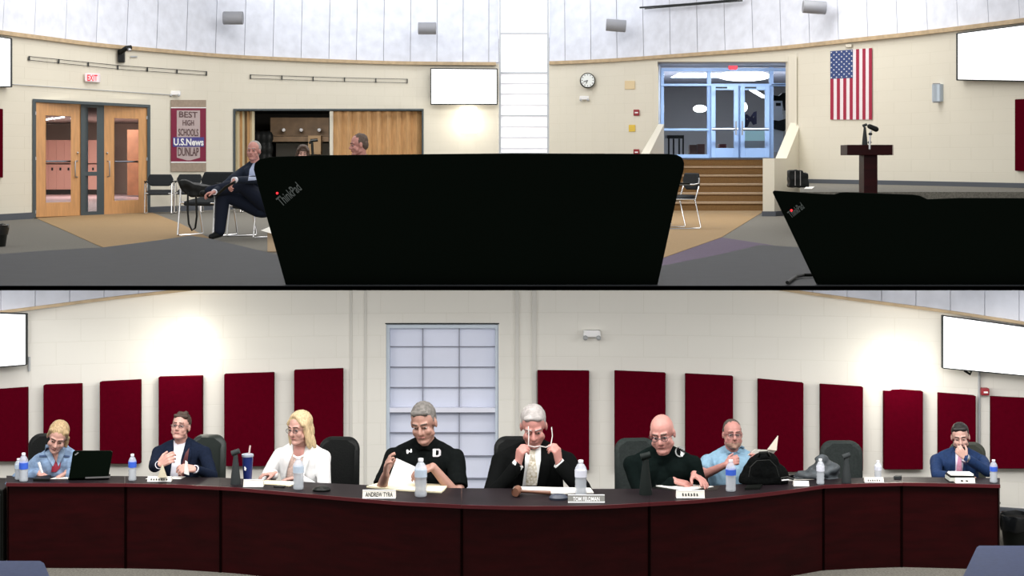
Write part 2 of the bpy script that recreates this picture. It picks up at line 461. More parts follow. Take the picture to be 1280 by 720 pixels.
# ---- exit sign
t = thing('exit_sign', 'small white exit sign with red letters above the wooden doors', 'sign', PU(115, 102))
m = MB(); pq(m, [(106, 91), (124, 92), (124, 103), (106, 102)], .1, .09); m.build('housing', mat('sign_white', (.85, .75, .80), .5), t, bevel=.01)
m = MB(); text_quad(m, 'EXIT', PU(109.2, 101, .108), (1, -.03, -.03), (0, 0, 1), 12.6 / SU(115), 7.6 / SU(115), bold=.02); m.build('lettering', signred, t)
# ---- banner
t = thing('banner', 'maroon award banner with blue stripe hanging beside the wooden doors', 'banner', PU(235, 214))
x0, x1 = 213.5, 257.5
sb = SU(235)
def BP(x, y, off):
    u = (x - 213.5) / 44.0; a, b = PU(213.5, y), PU(257.5, y); sa, sb_ = SU(213.5), SU(257.5)
    yy = a.y + (b.y - a.y) * u - off; return P(x, y, F / yy)
def BQ(m, a, ya, b, yb, off, d): m.prism([BP(a, yb, off), BP(b, yb, off), BP(b, ya, off), BP(a, ya, off)], (0, d, 0))
m = MB(); BQ(m, x0, 125, x1, 214.5, .03, .02); m.build('cloth', mat('banner_grey', (.34, .27, .21), .8, noise=.1), t)
m = MB(); BQ(m, x0, 134, x1, 203, .036, .008); m.build('maroon_field', mat('banner_maroon', (.20, .012, .045), .8), t)
for ya, yb in ((134, 135.2), (202, 203.5)):
    m = MB(); BQ(m, x0, ya, x1, yb, .04, .008); m.build('white_line', white, t)
pal = mat('banner_silver', (.47, .38, .38), .5)
m = MB(); m.prism([BP(x, y, .042) for x, y in [(221, 138), (250, 138), (250, 197), (236, 201), (221, 197)]], (0, .008, 0)); m.build('shield', pal, t)
m = MB(); BQ(m, 216, 171.5, 255, 183.5, .048, .008); m.build('blue_stripe', mat('banner_blue', (.06, .055, .25), .6), t)
m = MB()
def btext(m, txt, xa, xb, ya, yb, off, bold):
    A, B = BP(xa, ya, off), BP(xb, ya, off); A2 = V((A.x, A.y, (A.z + B.z) / 2)); e = V((B.x - A.x, B.y - A.y, 0))
    text_quad(m, txt, A2, e.normalized(), (0, 0, 1), e.length, (ya - yb) / sb, bold=bold)
for txt, ya, yb, xa, xb in (('BEST', 147, 139.5, 224, 247), ('HIGH', 157, 150, 228.5, 242.5), ('SCHOOLS', 170, 161, 223, 248), ('DUNLAP', 195, 184.5, 222.5, 248.5)):
    btext(m, txt, xa, xb, ya, yb, .053, .015)
m.build('lettering', mat('banner_text', (.10, .05, .05), .6), t)
m = MB(); btext(m, 'U.S.News', 217, 254.5, 182, 173, .060, .03); m.build('lettering', white, t)
# ---- emergency lights
def emergency(x, y, w, sfun, f, label, k=1):
    s = sfun(x)
    def Q(px, py, off): 
        s2 = F / (F / s - off); return P(px, py, s2)
    t = thing('emergency_light', label, 'light', Q(x, y, 0))
    m = MB(); m.prism([Q(x - w, y + w * .35, .1), Q(x + w, y + w * .35, .1), Q(x + w * .95, y - w * .45, .1), Q(x - w * .95, y - w * .45, .1)], (0, .1, 0)); m.build('housing', white, t, bevel=.01)
    for q in (-1, 1):
        m = MB(); c = Q(x + q * w * .75, y + w * .4, .12); m.ell(c, (w * .28 / s, .04, w * .28 / s)); m.build('lamp_head', greyp, t, smooth=True)
emergency(218.5, 116.5, 6.5, SU, None, 'small twin-lamp emergency light just above the maroon banner')
emergency(730.5, 122.5, 6, SU, None, 'small twin-lamp emergency light under the round clock')
# ---- tack rails
def rail(pts, label, gap=4.5):
    t = thing('picture_rail', label, 'rail', PU(pts[0][0], pts[0][1], .02))
    for dyy in (0, gap):
        m = MB(); n = 14
        a, b = pts[0], pts[-1]
        m.tube([PU(lerp_tab([(p[0], 0) for p in pts], 0) * 0 + a[0] + (b[0] - a[0]) * i / n, lerp_tab(pts, a[0] + (b[0] - a[0]) * i / n) + dyy, .04) for i in range(n + 1)], .0055, 6); m.build('rail', dgrey, t)
    k = max(4, int((pts[-1][0] - pts[0][0]) / 36))
    for i in range(k + 1):
        x = pts[0][0] + (pts[-1][0] - pts[0][0]) * i / k; y = lerp_tab(pts, x)
        m = MB(); pb(m, x - .5, y - .5, x + .5, y + gap + .5, .04, .05); m.build('bracket', dgrey, t)
rail([(36, 70.5), (150, 82), (258, 89.5)], 'pair of thin wall rails above the wooden doors')
rail([(313, 93.5), (420, 97), (509, 99)], 'pair of thin wall rails above the storage alcove')
m = MB()
m.tube([PU(16 + 14 * i, 105.5 + .93 * i, .03) for i in range(15)], .008, 6); tag(m.build('conduit', greyp), 'thin surface conduit running above the wooden door frame', 'conduit')
# ---- camera on bracket
t = thing('security_camera', 'black camera on a bracket fixed under the wood trim above the doors', 'camera', PU(152, 78))
m = MB(); pb(m, 147, 62, 155, 78, .1, .1); m.build('mount', blk, t, bevel=.01)
m = MB(); m.tube([PU(150, 66, .12), PU(158, 60, .3), PU(164, 59, .35)], [.05, .045, .04]); m.build('arm', blk, t)
m = MB(); m.cap(PU(160, 62, .3), PU(162, 62.5, .45), .035, .035); m.build('lens', steel, t, smooth=True)
m = MB(); pb(m, 163, 70, 171, 71.5, .05, .05); m.build('cable_plate', greyp, t)

# ---- storage alcove with accordion doors
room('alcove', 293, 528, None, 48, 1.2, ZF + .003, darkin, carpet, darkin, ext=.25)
mb = MB()
pb(mb, 291.5, 136, 529.5, 138.2, .02, .1); pb(mb, 291.5, 136, 293.5, 263, .02, .1); pb(mb, 527.5, 136, 529.5, 260, .02, .1)
structure(mb.build('trim_3', bluegrey))
def accordion(x0, x1, n, ms, label, top=139):
    t = thing('folding_partition', label, 'partition', PU((x0 + x1) / 2, 258, -.2))
    for i in range(n):
        a, b = x0 + (x1 - x0) * i / n, x0 + (x1 - x0) * (i + 1) / n
        off = (-.18, -.08) if i % 2 == 0 else (-.08, -.18)
        q = [PU(a, 0, off[0]), PU(b, 0, off[1])]
        zt = (H0 - top) / SU(a)
        m = MB(); m.prism([V((q[0].x, q[0].y, ZF + .02)), V((q[1].x, q[1].y, ZF + .02)), V((q[1].x, q[1].y, zt)), V((q[0].x, q[0].y, zt))], (0, .03, 0)); m.build('fold', ms[i % len(ms)], t)
accordion(294, 318, 8, [cream_strip, cream_strip, foldw, cream_strip, wood_mid, foldw, cream_strip, cream_strip], 'bunched cream and brown accordion partition beside the open alcove')
accordion(416, 527, 18, [foldw], 'drawn wooden accordion partition closing half of the alcove')
m = MB(); pb(m, 412, 139, 416, 258, -.05, .15); tag(m.build('partition_post', plain_cream), 'cream lead post of the wooden accordion partition', 'post')
t = thing('wall_cabinet', 'brown wall cabinet with three round white knobs inside the alcove', 'cabinet', P(376, 178, 52))
m = MB(); m.pbox(338, 147, 411, 170, 52, .5); m.build('body', wood_mid, t)
m = MB(); m.pbox(338, 170.5, 411, 177, 52.4, .55); m.build('shelf', wood_mid, t)
for x in (354.5, 376.5, 399):
    m = MB(); m.cap(P(x, 162.5, 52.2), P(x, 162.5, 52.6), .045, .045); m.build('knob', white, t, smooth=True)
m = MB(); m.pbox(345, 179, 411, 256, 49.5, .05); tag(m.build('board', mat('grey_board', (.6, .6, .56), .7)), 'pale grey board leaning inside the alcove under the brown cabinet', 'board')
m = MB()
for i in range(9): m.ell(P(322 + (i % 3) * 7, 172 + (i // 3) * 14, 53), (.11, .1, .17))
me = remesh(m, .03, 3); t = thing('coat', 'dark coats hanging in the alcove beside the bunched partition', 'coat', (0, 0, 0)); link_mesh(me, 'fabric', blk2, t)
m = MB(); m.pbox(385, 169.5, 401, 193, 52.8, .3); tag(m.build('cardboard_box', mat('cardboard', (.33, .22, .12), .8)), 'tan cardboard box inside the alcove behind the seated woman', 'box')
t = thing('tripod', 'black camera tripod standing in front of the cardboard box', 'tripod', P(390, 255, 54))
m = MB()
m.tube([P(391, 195, 54), P(390, 178, 54)], .03); m.build('column', blk, t)
for dx in (-8, 0, 9):
    m = MB(); m.tube([P(391, 195, 54), P(391 + dx, 255, 54.5)], .02); m.build('leg', blk, t)
m = MB(); m.tube([P(388, 176, 54), P(397, 175, 54)], .04); m.tube([P(386, 179, 54), P(391, 176, 54)], .03); m.build('head', blk, t)

# ---- screens
def screen_at(pts, sf, label, arm=None, th=.07, k=1):
    """pts: four outline pixels clockwise from top-left"""
    cx = sum(p[0] for p in pts) / 4; cy = max(p[1] for p in pts)
    def Q(x, y, off):
        s = sf(min(max(x, -60), 1340)); return P(x, y, F / (F / s - off))
    t = thing('wall_screen', label, 'screen', Q(cx, cy, .2))
    m = MB(); m.prism([Q(x, y, .2) for x, y in pts], (0, th, 0)); m.build('bezel', dgrey, t, bevel=.008)
    c = (sum(p[0] for p in pts) / 4, sum(p[1] for p in pts) / 4)
    ins = []
    for x, y in pts: ins.append((x - 1.3 * (1 if x > c[0] else -1), y - 1.5 * (1 if y > c[1] else -1)))
    m = MB(); m.prism([Q(x, y, .208) for x, y in ins], (0, .01, 0)); m.build('display', screen, t)
    m = MB(); m.prism([Q(c[0] - 10, c[1] + 8, .13), Q(c[0] + 10, c[1] + 8, .13), Q(c[0] + 10, c[1] - 8, .13), Q(c[0] - 10, c[1] - 8, .13)], (0, .13, 0)); m.build('wall_mount', dgrey, t)
    return t
screen_at([(538, 85), (622, 85.5), (622, 131), (538, 131)], SU, 'bright wall screen next to the tall daylit window strip')
screen_at([(1196.5, 41), (1330, 24), (1330, 103), (1196.5, 100.5)], SU, 'large bright wall screen above the stage')
screen_at([(-90, 31), (14, 47.5), (14, 109), (-90, 111)], SU, 'bright wall screen past the two wooden doors')
# sconces
def sconce(x0, y0, x1, y1, sf, label, m1, lamp=0.0):
    cx = (x0 + x1) / 2; s = sf(cx); w = (x1 - x0) / 2 / s; h = (y1 - y0) / s
    c = P(cx, y1, s)
    t = thing('wall_sconce', label, 'light', c)
    m = MB(); n = 10; vs = []
    pts = [V((c.x + w * math.cos(PI + PI * i / n), c.y + w * .85 * math.sin(PI + PI * i / n), c.z)) for i in range(n + 1)]
    m.prism(pts, (0, 0, h)); m.build('shade', m1, t, smooth=True)
    m = MB(); kk = .9 if not lamp else .4; m.box((c.x - w * kk, c.y - .02, c.z - .02 * (not lamp)), (c.x + w * kk, c.y + .02, c.z + h + (.02 if not lamp else -.02))); m.build('back_plate', steel, t)
    if lamp:
        L = bpy.data.lights.new('sconce_lamp', 'POINT'); L.energy = lamp; L.color = (1, .93, .8); L.shadow_soft_size = .15
        o = bpy.data.objects.new('sconce_lamp', L); COL.objects.link(o); o.location = (c.x, c.y - w - .35, c.z + h * .5)
    return t
sconce(1165, 105.5, 1183.5, 127, SU, 'unlit brushed metal half-round sconce beside the flag', mat('sconce_metal', (.48, .55, .62), .35, .6))
sconce(575, 134, 596, 166, SU, 'glowing half-round sconce under the bright screen', lampglow, 14)
# speakers on the band
for x, y, w, h, lab in ((291.5, 22.5, 12, 8, 'grey cylinder speaker on the acoustic band above the banner'), (534, 35.5, 11, 7.5, 'grey cylinder speaker above the screen by the window strip'), (770, 31, 12, 7.5, 'grey cylinder speaker above the round clock'), (1018, 8, 14, 8, 'grey cylinder speaker above the flag')):
    t = thing('speaker', lab, 'speaker', PU(x, y, .2), group='speakers on the acoustic band')
    s = SU(x); m = MB(); c_ = PU(x, y, .62); a, b = c_ - V((w / s, 0, 0)), c_ + V((w / s, 0, -.03 if x > 700 else 0))
    m.tube([a, a + (b - a) * .02, b - (b - a) * .02, b], [h / s * .95, h / s, h / s, h / s * .95], 18); m.build('body', mat('speaker_grey', (.27, .28, .31), .6), t, smooth=True)
    m = MB(); m.box((PU(x, y).x - .04, PU(x, y, .55).y, PU(x, y).z - .04), (PU(x, y).x + .04, PU(x, y).y + .1, PU(x, y).z + .04)); m.build('bracket', greyp, t)
m = MB(); m.tube([PU(800, 9.5, .1), PU(860, 5, .1), PU(928, -1, .1)], .02, 6); m.tube([PU(806, 11, .1), PU(928, 1, .1)], .012, 6)
tag(m.build('cable', dgrey), 'dark cable running up the acoustic band over the stair opening', 'cable')

# ---- tall window strip
t = MB(); t.prism([PU(623, 192, -.12), PU(687, 192, -.12), PU(687, -260, -.12), PU(623, -260, -.12)], (0, .02, 0))
w2 = structure(t.build('window_2', pane_lit))
m = MB()
for x in (625, 655.3, 685):
    ww = 1.1 if x != 655.3 else .25
    yt = -260 if x != 655.3 else 91
    pb(m, x - ww, yt, x + ww, 192, -.05 if x != 655.3 else -.1, .05)
for y, h in ((41.5, .7), (91, .9), (104, .25), (117, .25), (131, .25), (144.5, .9), (158, .25), (171.5, .25), (185, .3), (191.5, 1)):
    pb(m, 624, y - h, 686, y + h, -.06, .05)
m.build('mullion', alu2, w2)
# ---- clock
t = thing('wall_clock', 'round black-rimmed wall clock with a white face', 'clock', PU(734.5, 109))
c = PU(734.5, 100.5, .2); s = SU(734)
R90 = Matrix.Rotation(PI / 2, 3, 'X')
m = MB(); m.lathe([(9.2 / s, -.2), (9.4 / s, .01), (8.9 / s, .02), (8.2 / s, .01)], c, 28, R90); m.build('rim', blk, t, smooth=True)
m = MB(); m.lathe([(8.3 / s, -.01), (8.3 / s, .014)], c, 28, R90); m.build('face', mat('clock_face', (.80, .84, .84), .5), t)
m = MB()
for k in range(12):
    a = k * PI / 6; p = c + V((math.sin(a) * 6.9 / s, -.018, math.cos(a) * 6.9 / s)); m.ell(p, (.011, .003, .011), 8)
m.build('hour_marks', blk, t)
for a, L in ((math.radians(205), 4.2), (math.radians(250), 5.4)):
    m = MB(); m.tube([c + V((0, -.02, 0)), c + V((math.sin(a) * L / s, -.02, math.cos(a) * L / s))], .008, 6); m.build('hand', blk, t)
# small wall fittings
def plate(name, label, cat, x0, y0, x1, y1, m0, sf=PU, extra=None, d=.03):
    m = MB(); m.prism([sf(x0, y1, d), sf(x1, y1, d), sf(x1, y0, d), sf(x0, y0, d)], (0, d, 0))
    return tag(m.build(name, m0, bevel=.004), label, cat)
alm = mat('alarm_red', (.28, .01, .02), .5)
plate('notice', 'faded beige notice on the wall right above the red alarm', 'notice', 781, 101, 793.5, 111.5, mat('faded_beige', (.72, .58, .36), .8))
for y, lab in ((137, 'small dark red fire alarm strobe above the yellow notice'), (186.5, 'small dark red fire alarm pull below the yellow notice')):
    t = thing('fire_alarm', lab, 'alarm', PU(795.5, y + 7))
    m = MB(); pb(m, 792, y, 799, y + 7.5, .05, .05); m.build('housing', alm, t, bevel=.006)
    m = MB(); pb(m, 793.5, y + 3, 797.5, y + 4.6, .06, .02); m.build('strobe', white, t)
plate('notice', 'small yellow notice pinned between two red alarms', 'notice', 786, 156, 794, 164.5, mat('yellow_paper', (.72, .50, .07), .7))
plate('sensor', 'small beige sensor on the wall directly over the flag', 'sensor', 1057.5, 55, 1064.5, 59, plain_cream, d=.06)

# ---- stair opening
room('vestibule', 826, 990, 57.0, 38, 2.4, .02, mat('vestibule_wall', (.50, .48, .47), .7), mat('vestibule_floor', (.2, .2, .22), .4), mat('vestibule_ceiling', (.52, .52, .58), .8), ext=.5)
rv = MB()
def zq(p, z): return V((p.x, p.y, z))
wl0, wl1 = PU(823, 0, -.2), P(826, 0, 54.6); wr0, wr1 = PU(986.5, 0, -.2), P(990, 0, 54.6)
for p, q, o in ((wl0, wl1, V((-.06, 0, 0))), (wr0, wr1, V((.06, 0, 0)))): rv.prism([zq(p, -.2), zq(q, -.2), zq(q, 2.14), zq(p, 2.14)], o)
structure(rv.build('wall_reveal', mat('reveal_grey', (.42, .43, .48), .7)))
rv = MB(); rv.add([zq(wl0, (H0 - 78) / SU(823)), zq(wr0, (H0 - 70) / SU(986)), zq(wr1, 2.12), zq(wl1, 2.12), zq(wl0, 2.4), zq(wr0, 2.4), zq(wr1, 2.4), zq(wl1, 2.4)], [(0, 1, 2, 3), (7, 6, 5, 4), (0, 4, 5, 1), (1, 5, 6, 2), (2, 6, 7, 3), (3, 7, 4, 0)])
structure(rv.build('ceiling_soffit', mat('soffit_grey', (.34, .36, .40), .7)))
NS = 6; d0 = F / 62.3
Zl = .045; rise = (Zl - ZF) / NS
dA, dB = d0, F / 57.5
mb = MB()
def edge(x, d): return (x - 640) * d / F
for i in range(NS):
    z0 = ZF + rise * i; a = dA + (dB - dA) * i / (NS - 1) * .86; b = dB + 3.2
    xr_a = edge(957 + 3.2 * i, a); xr_b = edge(1000, b)
    xl_a = edge(800 + 2 * i, a); xl_b = edge(806, b)
    mb.cur = 0; mb.prism([(xl_a, a, z0), (xr_a, a, z0), (xr_b, b, z0), (xl_b, b, z0)], (0, 0, rise - .035))
    mb.cur = 1 if i < NS - 1 else 2; mb.prism([(xl_a, a - .03, z0 + rise - .035), (xr_a, a - .03, z0 + rise - .035), (xr_b, b, z0 + rise - .035), (xl_b, b, z0 + rise - .035)], (0, 0, .035))
nosing = mat('stair_nosing', (.42, .30, .19), .8, noise=.1, nscale=50)
riser = mat('stair_carpet', (.20, .11, .04), .95, noise=.15, nscale=60)
structure(mb.build('floor', [riser, nosing, bbase]))
# cheek walls, splayed
def cheek(f0, f1, b0, b1, sf_, sb_, ztop_f, ztop_b, label, kink=.25):
    A0, A1 = P(f0, 0, sf_), P(f1, 0, sf_); B0, B1 = P(b0, 0, sb_), P(b1, 0, sb_)
    K0, K1 = A0.lerp(B0, kink), A1.lerp(B1, kink)
    mb = MB()
    def v(p, z): return V((p.x, p.y, z))
    vs = [v(A0, ZF), v(K0, ZF), v(B0, ZF), v(A0, ztop_f), v(K0, ztop_f), v(B0, ztop_b), v(A1, ZF), v(K1, ZF), v(B1, ZF), v(A1, ztop_f), v(K1, ztop_f), v(B1, ztop_b)]
    fs = [(0, 1, 4, 3), (1, 2, 5, 4), (6, 9, 10, 7), (7, 10, 11, 8), (0, 3, 9, 6), (3, 4, 10, 9), (4, 5, 11, 10), (2, 8, 11, 5), (0, 6, 7, 1), (1, 7, 8, 2)]
    mb.add(vs, fs); structure(mb.build(label, plain_cream))
    mb = MB(); 
    c = (A0 + A1) / 2
    q = [v(A0 + V((-.02, -.02, 0)), ZF), v(A1 + V((.02, -.02, 0)), ZF), v(B1 + V((.02, -.1, 0)), ZF), v(B0 + V((-.02, -.1, 0)), ZF)]
    mb.prism(q, (0, 0, .09)); structure(mb.build('baseboard_' + label.split('_')[1], bbase))
cheek(953.5, 968, 988, 1001, 69, 66.3, .03, .70, 'wall_stair_side', .45)
cheek(786, 799, 823, 830, 66, 60.5, .03, .74, 'wall_stair_end', .3)
# pilaster strips at the opening
mb = MB(); pb(mb, 817, 83, 823, 262, .05, .6); structure(mb.build('wall_jamb', plain_cream))
mb = MB(); pb(mb, 985.5, 70.5, 996, 262, .05, .3); structure(mb.build('wall_jamb_stage', plain_cream))
# storefront frames
SG = 55.0
fr = MB()
for x0, x1, y0, y1 in ((826, 830, 85, 198), (884, 889, 85, 198), (962, 967, 84, 198), (923, 925.5, 106, 198), (986, 990, 80, 198)): fr.pbox(x0, y0, x1, y1, SG, .12)
for x0, x1, y0, y1 in ((826, 990, 85, 89), (826, 990, 104.5, 107.5), (826, 886, 160.5, 163.5), (826, 886, 193, 198), (964, 990, 104, 107)): fr.pbox(x0, y0, x1, y1, SG * 1.002, .1)
w3 = structure(fr.build('window_3', alu, bevel=.008))
m = MB(); m.pbox(830, 88, 884, 196, SG * .998, .01); m.pbox(889, 89, 962, 105, SG * .998, .01); m.pbox(967, 88, 986, 196, SG * .998, .01); m.build('glass_pane', glass, w3)
for n, (x0, x1, hx) in ((3, (889, 923, 920)), (4, (925.5, 962, 928))):
    m = MB()
    for a, b, c, d in ((x0, x0 + 5.5, 107, 197), (x1 - 5.5, x1, 107, 197), (x0 + 5.5, x1 - 5.5, 107, 112.5), (x0 + 5.5, x1 - 5.5, 185, 197)): m.pbox(a, c, b, d, SG * 1.004, .1)
    dd = structure(m.build('door_%d' % n, alu, bevel=.006))
    m = MB(); m.pbox(x0 + 5, 112, x1 - 5, 186, SG, .01); m.build('glass_pane', glass, dd)
    m = MB(); m.tube([P(x0 + 1, 161.5, 55.8), P(x1 - 1, 161.5, 55.8)], .035); m.build('push_bar', steel, dd)
    m = MB(); m.tube([P(hx, 152, 55.6), P(hx, 152, 56), P(hx, 168, 56), P(hx, 168, 55.6)], .02); m.build('pull_handle', steel, dd)
    m = MB(); m.pbox(x0 + 6, 108.5, x0 + 20, 110.5, 55.9, .06); m.build('door_closer', dgrey, dd)
t = thing('exit_sign', 'glowing red exit sign hanging above the glass entrance doors', 'sign', P(916.5, 87, 56.5))
m = MB(); m.prism([P(x, y, 56.5) for x, y in rr(911, 78.5, 922, 87, 2)], (0, .08, 0)); m.build('housing', mat('exit_glow', (.8, 0, .01), .5, emit=.55, ecol=(1, 0, .02)), t)
# beyond the glass
t = thing('wall_sconce', 'glowing oval wall light in the vestibule seen through the fixed pane', 'light', P(876, 140, 46))
m = MB(); m.ell(P(875, 136, 46), (.19, .1, .10)); m.build('shade', lampglow, t, smooth=True)
t = thing('wall_sconce', 'glowing wall light in the vestibule between the two glass doors', 'light', P(926, 140, 45))
m = MB(); m.ell(P(929, 134, 45), (.12, .1, .14)); m.build('shade', lampglow, t, smooth=True)
t = thing('ceiling_light', 'large bright oval ceiling light beyond the glass doors', 'light', P(928, 97, 48))
m = MB(); m.ell(P(930, 95, 47), (.72, .5, .14)); m.build('diffuser', lampglow, t, smooth=True)
m = MB(); m.prism([P(x, y, 47) for x, y in [(938, 112), (944, 112), (960, 122), (955, 122)]], (0, .3, 0)); tag(m.build('ceiling_light', tubeglow), 'slanting lit tube seen through the second glass door', 'light')
t = thing('side_table', 'small black table behind the fixed glass pane', 'table', P(844, 197, 52))
m = MB(); m.pbox(834, 169, 855, 173, 52, .5); m.build('table_top', blk, t)
for x in (835, 841, 848, 853): m = MB(); m.pbox(x, 173, x + 2, 197, 52 if x in (835, 853) else 51, .05); m.build('leg', blk, t)
t = thing('display_case', 'pale lit case with a stepped top behind the second glass door', 'case', P(945, 197, 50))
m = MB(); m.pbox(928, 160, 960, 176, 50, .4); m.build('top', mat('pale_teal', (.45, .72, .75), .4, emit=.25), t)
m = MB(); m.pbox(928, 176, 960, 197, 50, .4); m.build('base', mat('pale_grey', (.5, .55, .58), .4), t)
m = MB(); text_quad(m, 'M', P(930, 160, 50.2), (.93, 0, .3), (0, 0, 1), 17 / 50, 16 / 50, bold=.06); tag(m.build('window_emblem', mat('emblem_dark', (.05, .05, .12), .5)), 'dark angular school emblem seen in the second glass door', 'emblem')
for x, y0, y1, c, lab in ((866, 181, 195, (.12, .05, .03), 'brown box on the vestibule floor behind the fixed pane'), (876, 180, 195, (.16, .07, .05), 'reddish box on the vestibule floor near the aluminium post'), (903, 180, 186, (.2, .04, .04), 'low red box behind the first glass door')):
    m = MB(); m.pbox(x - 4, y0, x + 5, y1, 51, .3); tag(m.build('box', mat('vb%d' % x, c, .6), bevel=.01), lab, 'box')
t = thing('equipment_stand', 'black and white equipment stand seen through the last pane', 'equipment', P(975, 195, 53))
m = MB(); m.prism([P(x, y, 53) for x, y in [(960, 118), (974, 120), (978, 116), (991, 116), (991, 138), (980, 138), (978, 128), (960, 130)]], (0, .2, 0)); m.build('upper_arm', blk, t)
m = MB(); m.prism([P(x, y, 53) for x, y in [(959, 149), (974, 151), (990, 146), (990, 156), (980, 164), (959, 159)]], (0, .2, 0)); m.build('lower_arm', blk, t)
m = MB(); m.pbox(964, 126, 978, 143, 53.2, .15); m.pbox(966, 143, 979, 190, 52.8, .1); m.build('column', white, t)
m = MB(); m.pbox(970, 128.5, 976, 132.5, 53.4, .03); m.build('display', dgrey, t)

# ---- flag
t = thing('flag', 'vertically hung American flag on the wall above the lectern', 'flag', PU(1063, 150))
def flx(x): return x
def fq(m, u0, v0, u1, v1, off):  # u 0..1 across, v 0..1 down
    xa, xb = 1038 + 52 * u0, 1038 + 52 * u1
    def yy(x, v): top = 64 - 4 * (x - 1038) / 52; return top + (149.5 - top) * v
    m.prism([PU(xa, yy(xa, v1), off), PU(xb, yy(xb, v1), off), PU(xb, yy(xb, v0), off), PU(xa, yy(xa, v0), off)], (0, .012, 0))
mr, mw_ = MB(), MB()
for k in range(13):
    u0, u1 = k / 13, (k + 1) / 13
    fq(mr if k % 2 == 0 else mw_, u0, 0 if k >= 7 else .405, u1, 1, .03)
mr.build('red_stripes', mat('flag_red', (.33, .012, .045), .8), t); mw_.build('white_stripes', mat('flag_white', (.78, .70, .74), .8), t)
m = MB(); fq(m, 0, 0, 7 / 13, .405, .035); m.build('blue_canton', mat('flag_blue', (.035, .065, .20), .8), t)
m = MB()
for r in range(11):
    for c in range(9):
        if (r + c) % 2: continue
        u = .025 + (7 / 13 - .05) * (c + .0) / 8; v = .02 + .365 * r / 10
        x = 1038 + 52 * u; y = 64 - 4 * u + 86 * v
        cc = PU(x, y, .05); pts = []
        for k in range(10):
            a = PI / 2 + k * PI / 5; rad = (.017 if k % 2 == 0 else .008); pts.append(cc + V((rad * math.cos(a), 0, rad * math.sin(a))))
        m.prism(pts, (0, .008, 0))
m.build('stars', white, t)
# red panels in the hall
for pts, lab in (([(-60, 133), (2.5, 136), (2.5, 222), (-60, 224)], 'maroon acoustic panel under the screen past the wooden doors'), ([(1270, 124), (1320, 122), (1320, 216), (1270, 213.5)], 'maroon acoustic panel on the wall above the stage')):
    m = MB(); m.prism([PU(x, y, .08) for x, y in pts], (0, .06, 0)); tag(m.build('acoustic_panel', red, bevel=.006), lab, 'panel')
# ---- stage
ZS = -.43
mb = MB(); a = P(1000, 0, 63.0)
front = F / 93.0
L0 = P(1001, 0, 62); 
mb.cur = 0; mb.prism([(P(1001, 0, 61.5).x, F / 61.5, ZF), (P(1000, 0, 93).x, front, ZF), (22, front, ZF), (22, F / 61.5, ZF)], (0, 0, ZS - ZF))
structure(mb.build('floor', carpet, bevel=.0))
mb = MB(); 
for i in range(18):
    u, w = 1001 + i * 28, 1001 + (i + 1) * 28
    q = [PU(u, 0, .04), PU(w, 0, .04), PU(w, 0, -.02), PU(u, 0, -.02)]
    mb.prism([V((p.x, p.y, ZS)) for p in q], (0, 0, .075))
structure(mb.build('baseboard_stage', bbase))
# lectern
sl = 99.0
t = thing('lectern', 'dark red wooden lectern with a wide top and slim column at the stage', 'lectern', P(1089, 301, sl))
mb = MB(); mb.pbox(1059, 181, 1115.5, 194, sl, .42); 
mb.build('top', mahog, t, bevel=.006)
m = MB(); m.prism([P(1115.6, 181, sl), P(1115.6, 194, sl), P(1115.6, 194, sl) + V((.05, .3, 0)), P(1115.6, 181, sl) + V((.05, .3, 0))], (.012, 0, 0)); m.build('end_panel', mat('pale_wood_end', (.42, .35, .30), .5), t)
mb = MB(); mb.pbox(1080, 194, 1097, 299, sl * .995, .3); mb.build('column', mahog, t, bevel=.006)
mb = MB(); mb.pbox(1066, 298, 1112, 301, sl * 1.01, .5); mb.build('base', mahog, t, bevel=.006)
def desk_mic(base, h, label, r=.05, m0=None):
    t = thing('desk_microphone', label, 'microphone', base, group=None)
    m = MB(); m.lathe([(r, 0), (r, .02 * h / .3), (r * .85, h * .3), (r * .5, h * .72), (r * .42, h * .84)], base, 16); m.build('body', m0 or dgrey, t, smooth=True)
    m = MB(); c = V(base) + V((0, 0, h * .92)); m.tube([c + V((-r * .75, .0, -.01)), c + V((r * .75, 0, .012))], [r * .55, r * .5], 12); m.build('head', m0 or dgrey, t, smooth=True)
    return t
desk_mic(P(1081, 181, sl * .99), .27, 'small tapered dark microphone standing on the lectern top', .035)
t = thing('gooseneck_microphone', 'thin silver stand with a tilted black microphone on the lectern', 'microphone', P(1087, 182, sl * 1.005))
m = MB(); m.tube([P(1087, 187, 100.5), P(1087.5, 172, 100), P(1088.5, 163, 100)], .012); m.build('stand', steel, t)
m = MB(); m.cap(P(1087, 158, 100), P(1095, 161.5, 100), .03, .034); m.build('head', blk, t, smooth=True)
m = MB(); m.ell(P(1088, 167.5, 100), (.025, .025, .02)); m.ell(P(1087, 178, 100), (.025, .025, .02)); m.build('clamp', dgrey, t)
# things on the stage
m = MB(); sq = 80.0
for x0, x1, y0 in ((987, 996, 212.5), (997, 1004, 213.5), (1005, 1011, 216)): m.pbox(x0, y0, x1, 234.2, sq, .25)
me = remesh(m, .012, 4, .6); displace(me, lambda q: NZ.noise(q * 12) * .02); t = thing('backpack', 'black backpack on the stage against the stair wall', 'bag', P(998, 234.4, sq)); 
me.transform(WM[t.name].inverted()); link_mesh(me, 'bag_body', blk2, t)
m = MB()
for x in (994, 1000.5): m.tube([P(x, 214, sq * 1.0065), P(x, 232, sq * 1.0065)], .006, 6)
m.build('zip', steel, t)
m = MB(); m.prism([FP(x, y, ZS + .003) for x, y in [(1005, 236.3), (1015, 236.3), (1018, 233.6), (1008, 233.6)]], (0, 0, .006)); tag(m.build('paper_sheet', paper), 'white sheet of paper lying on the stage beside the backpack', 'paper')

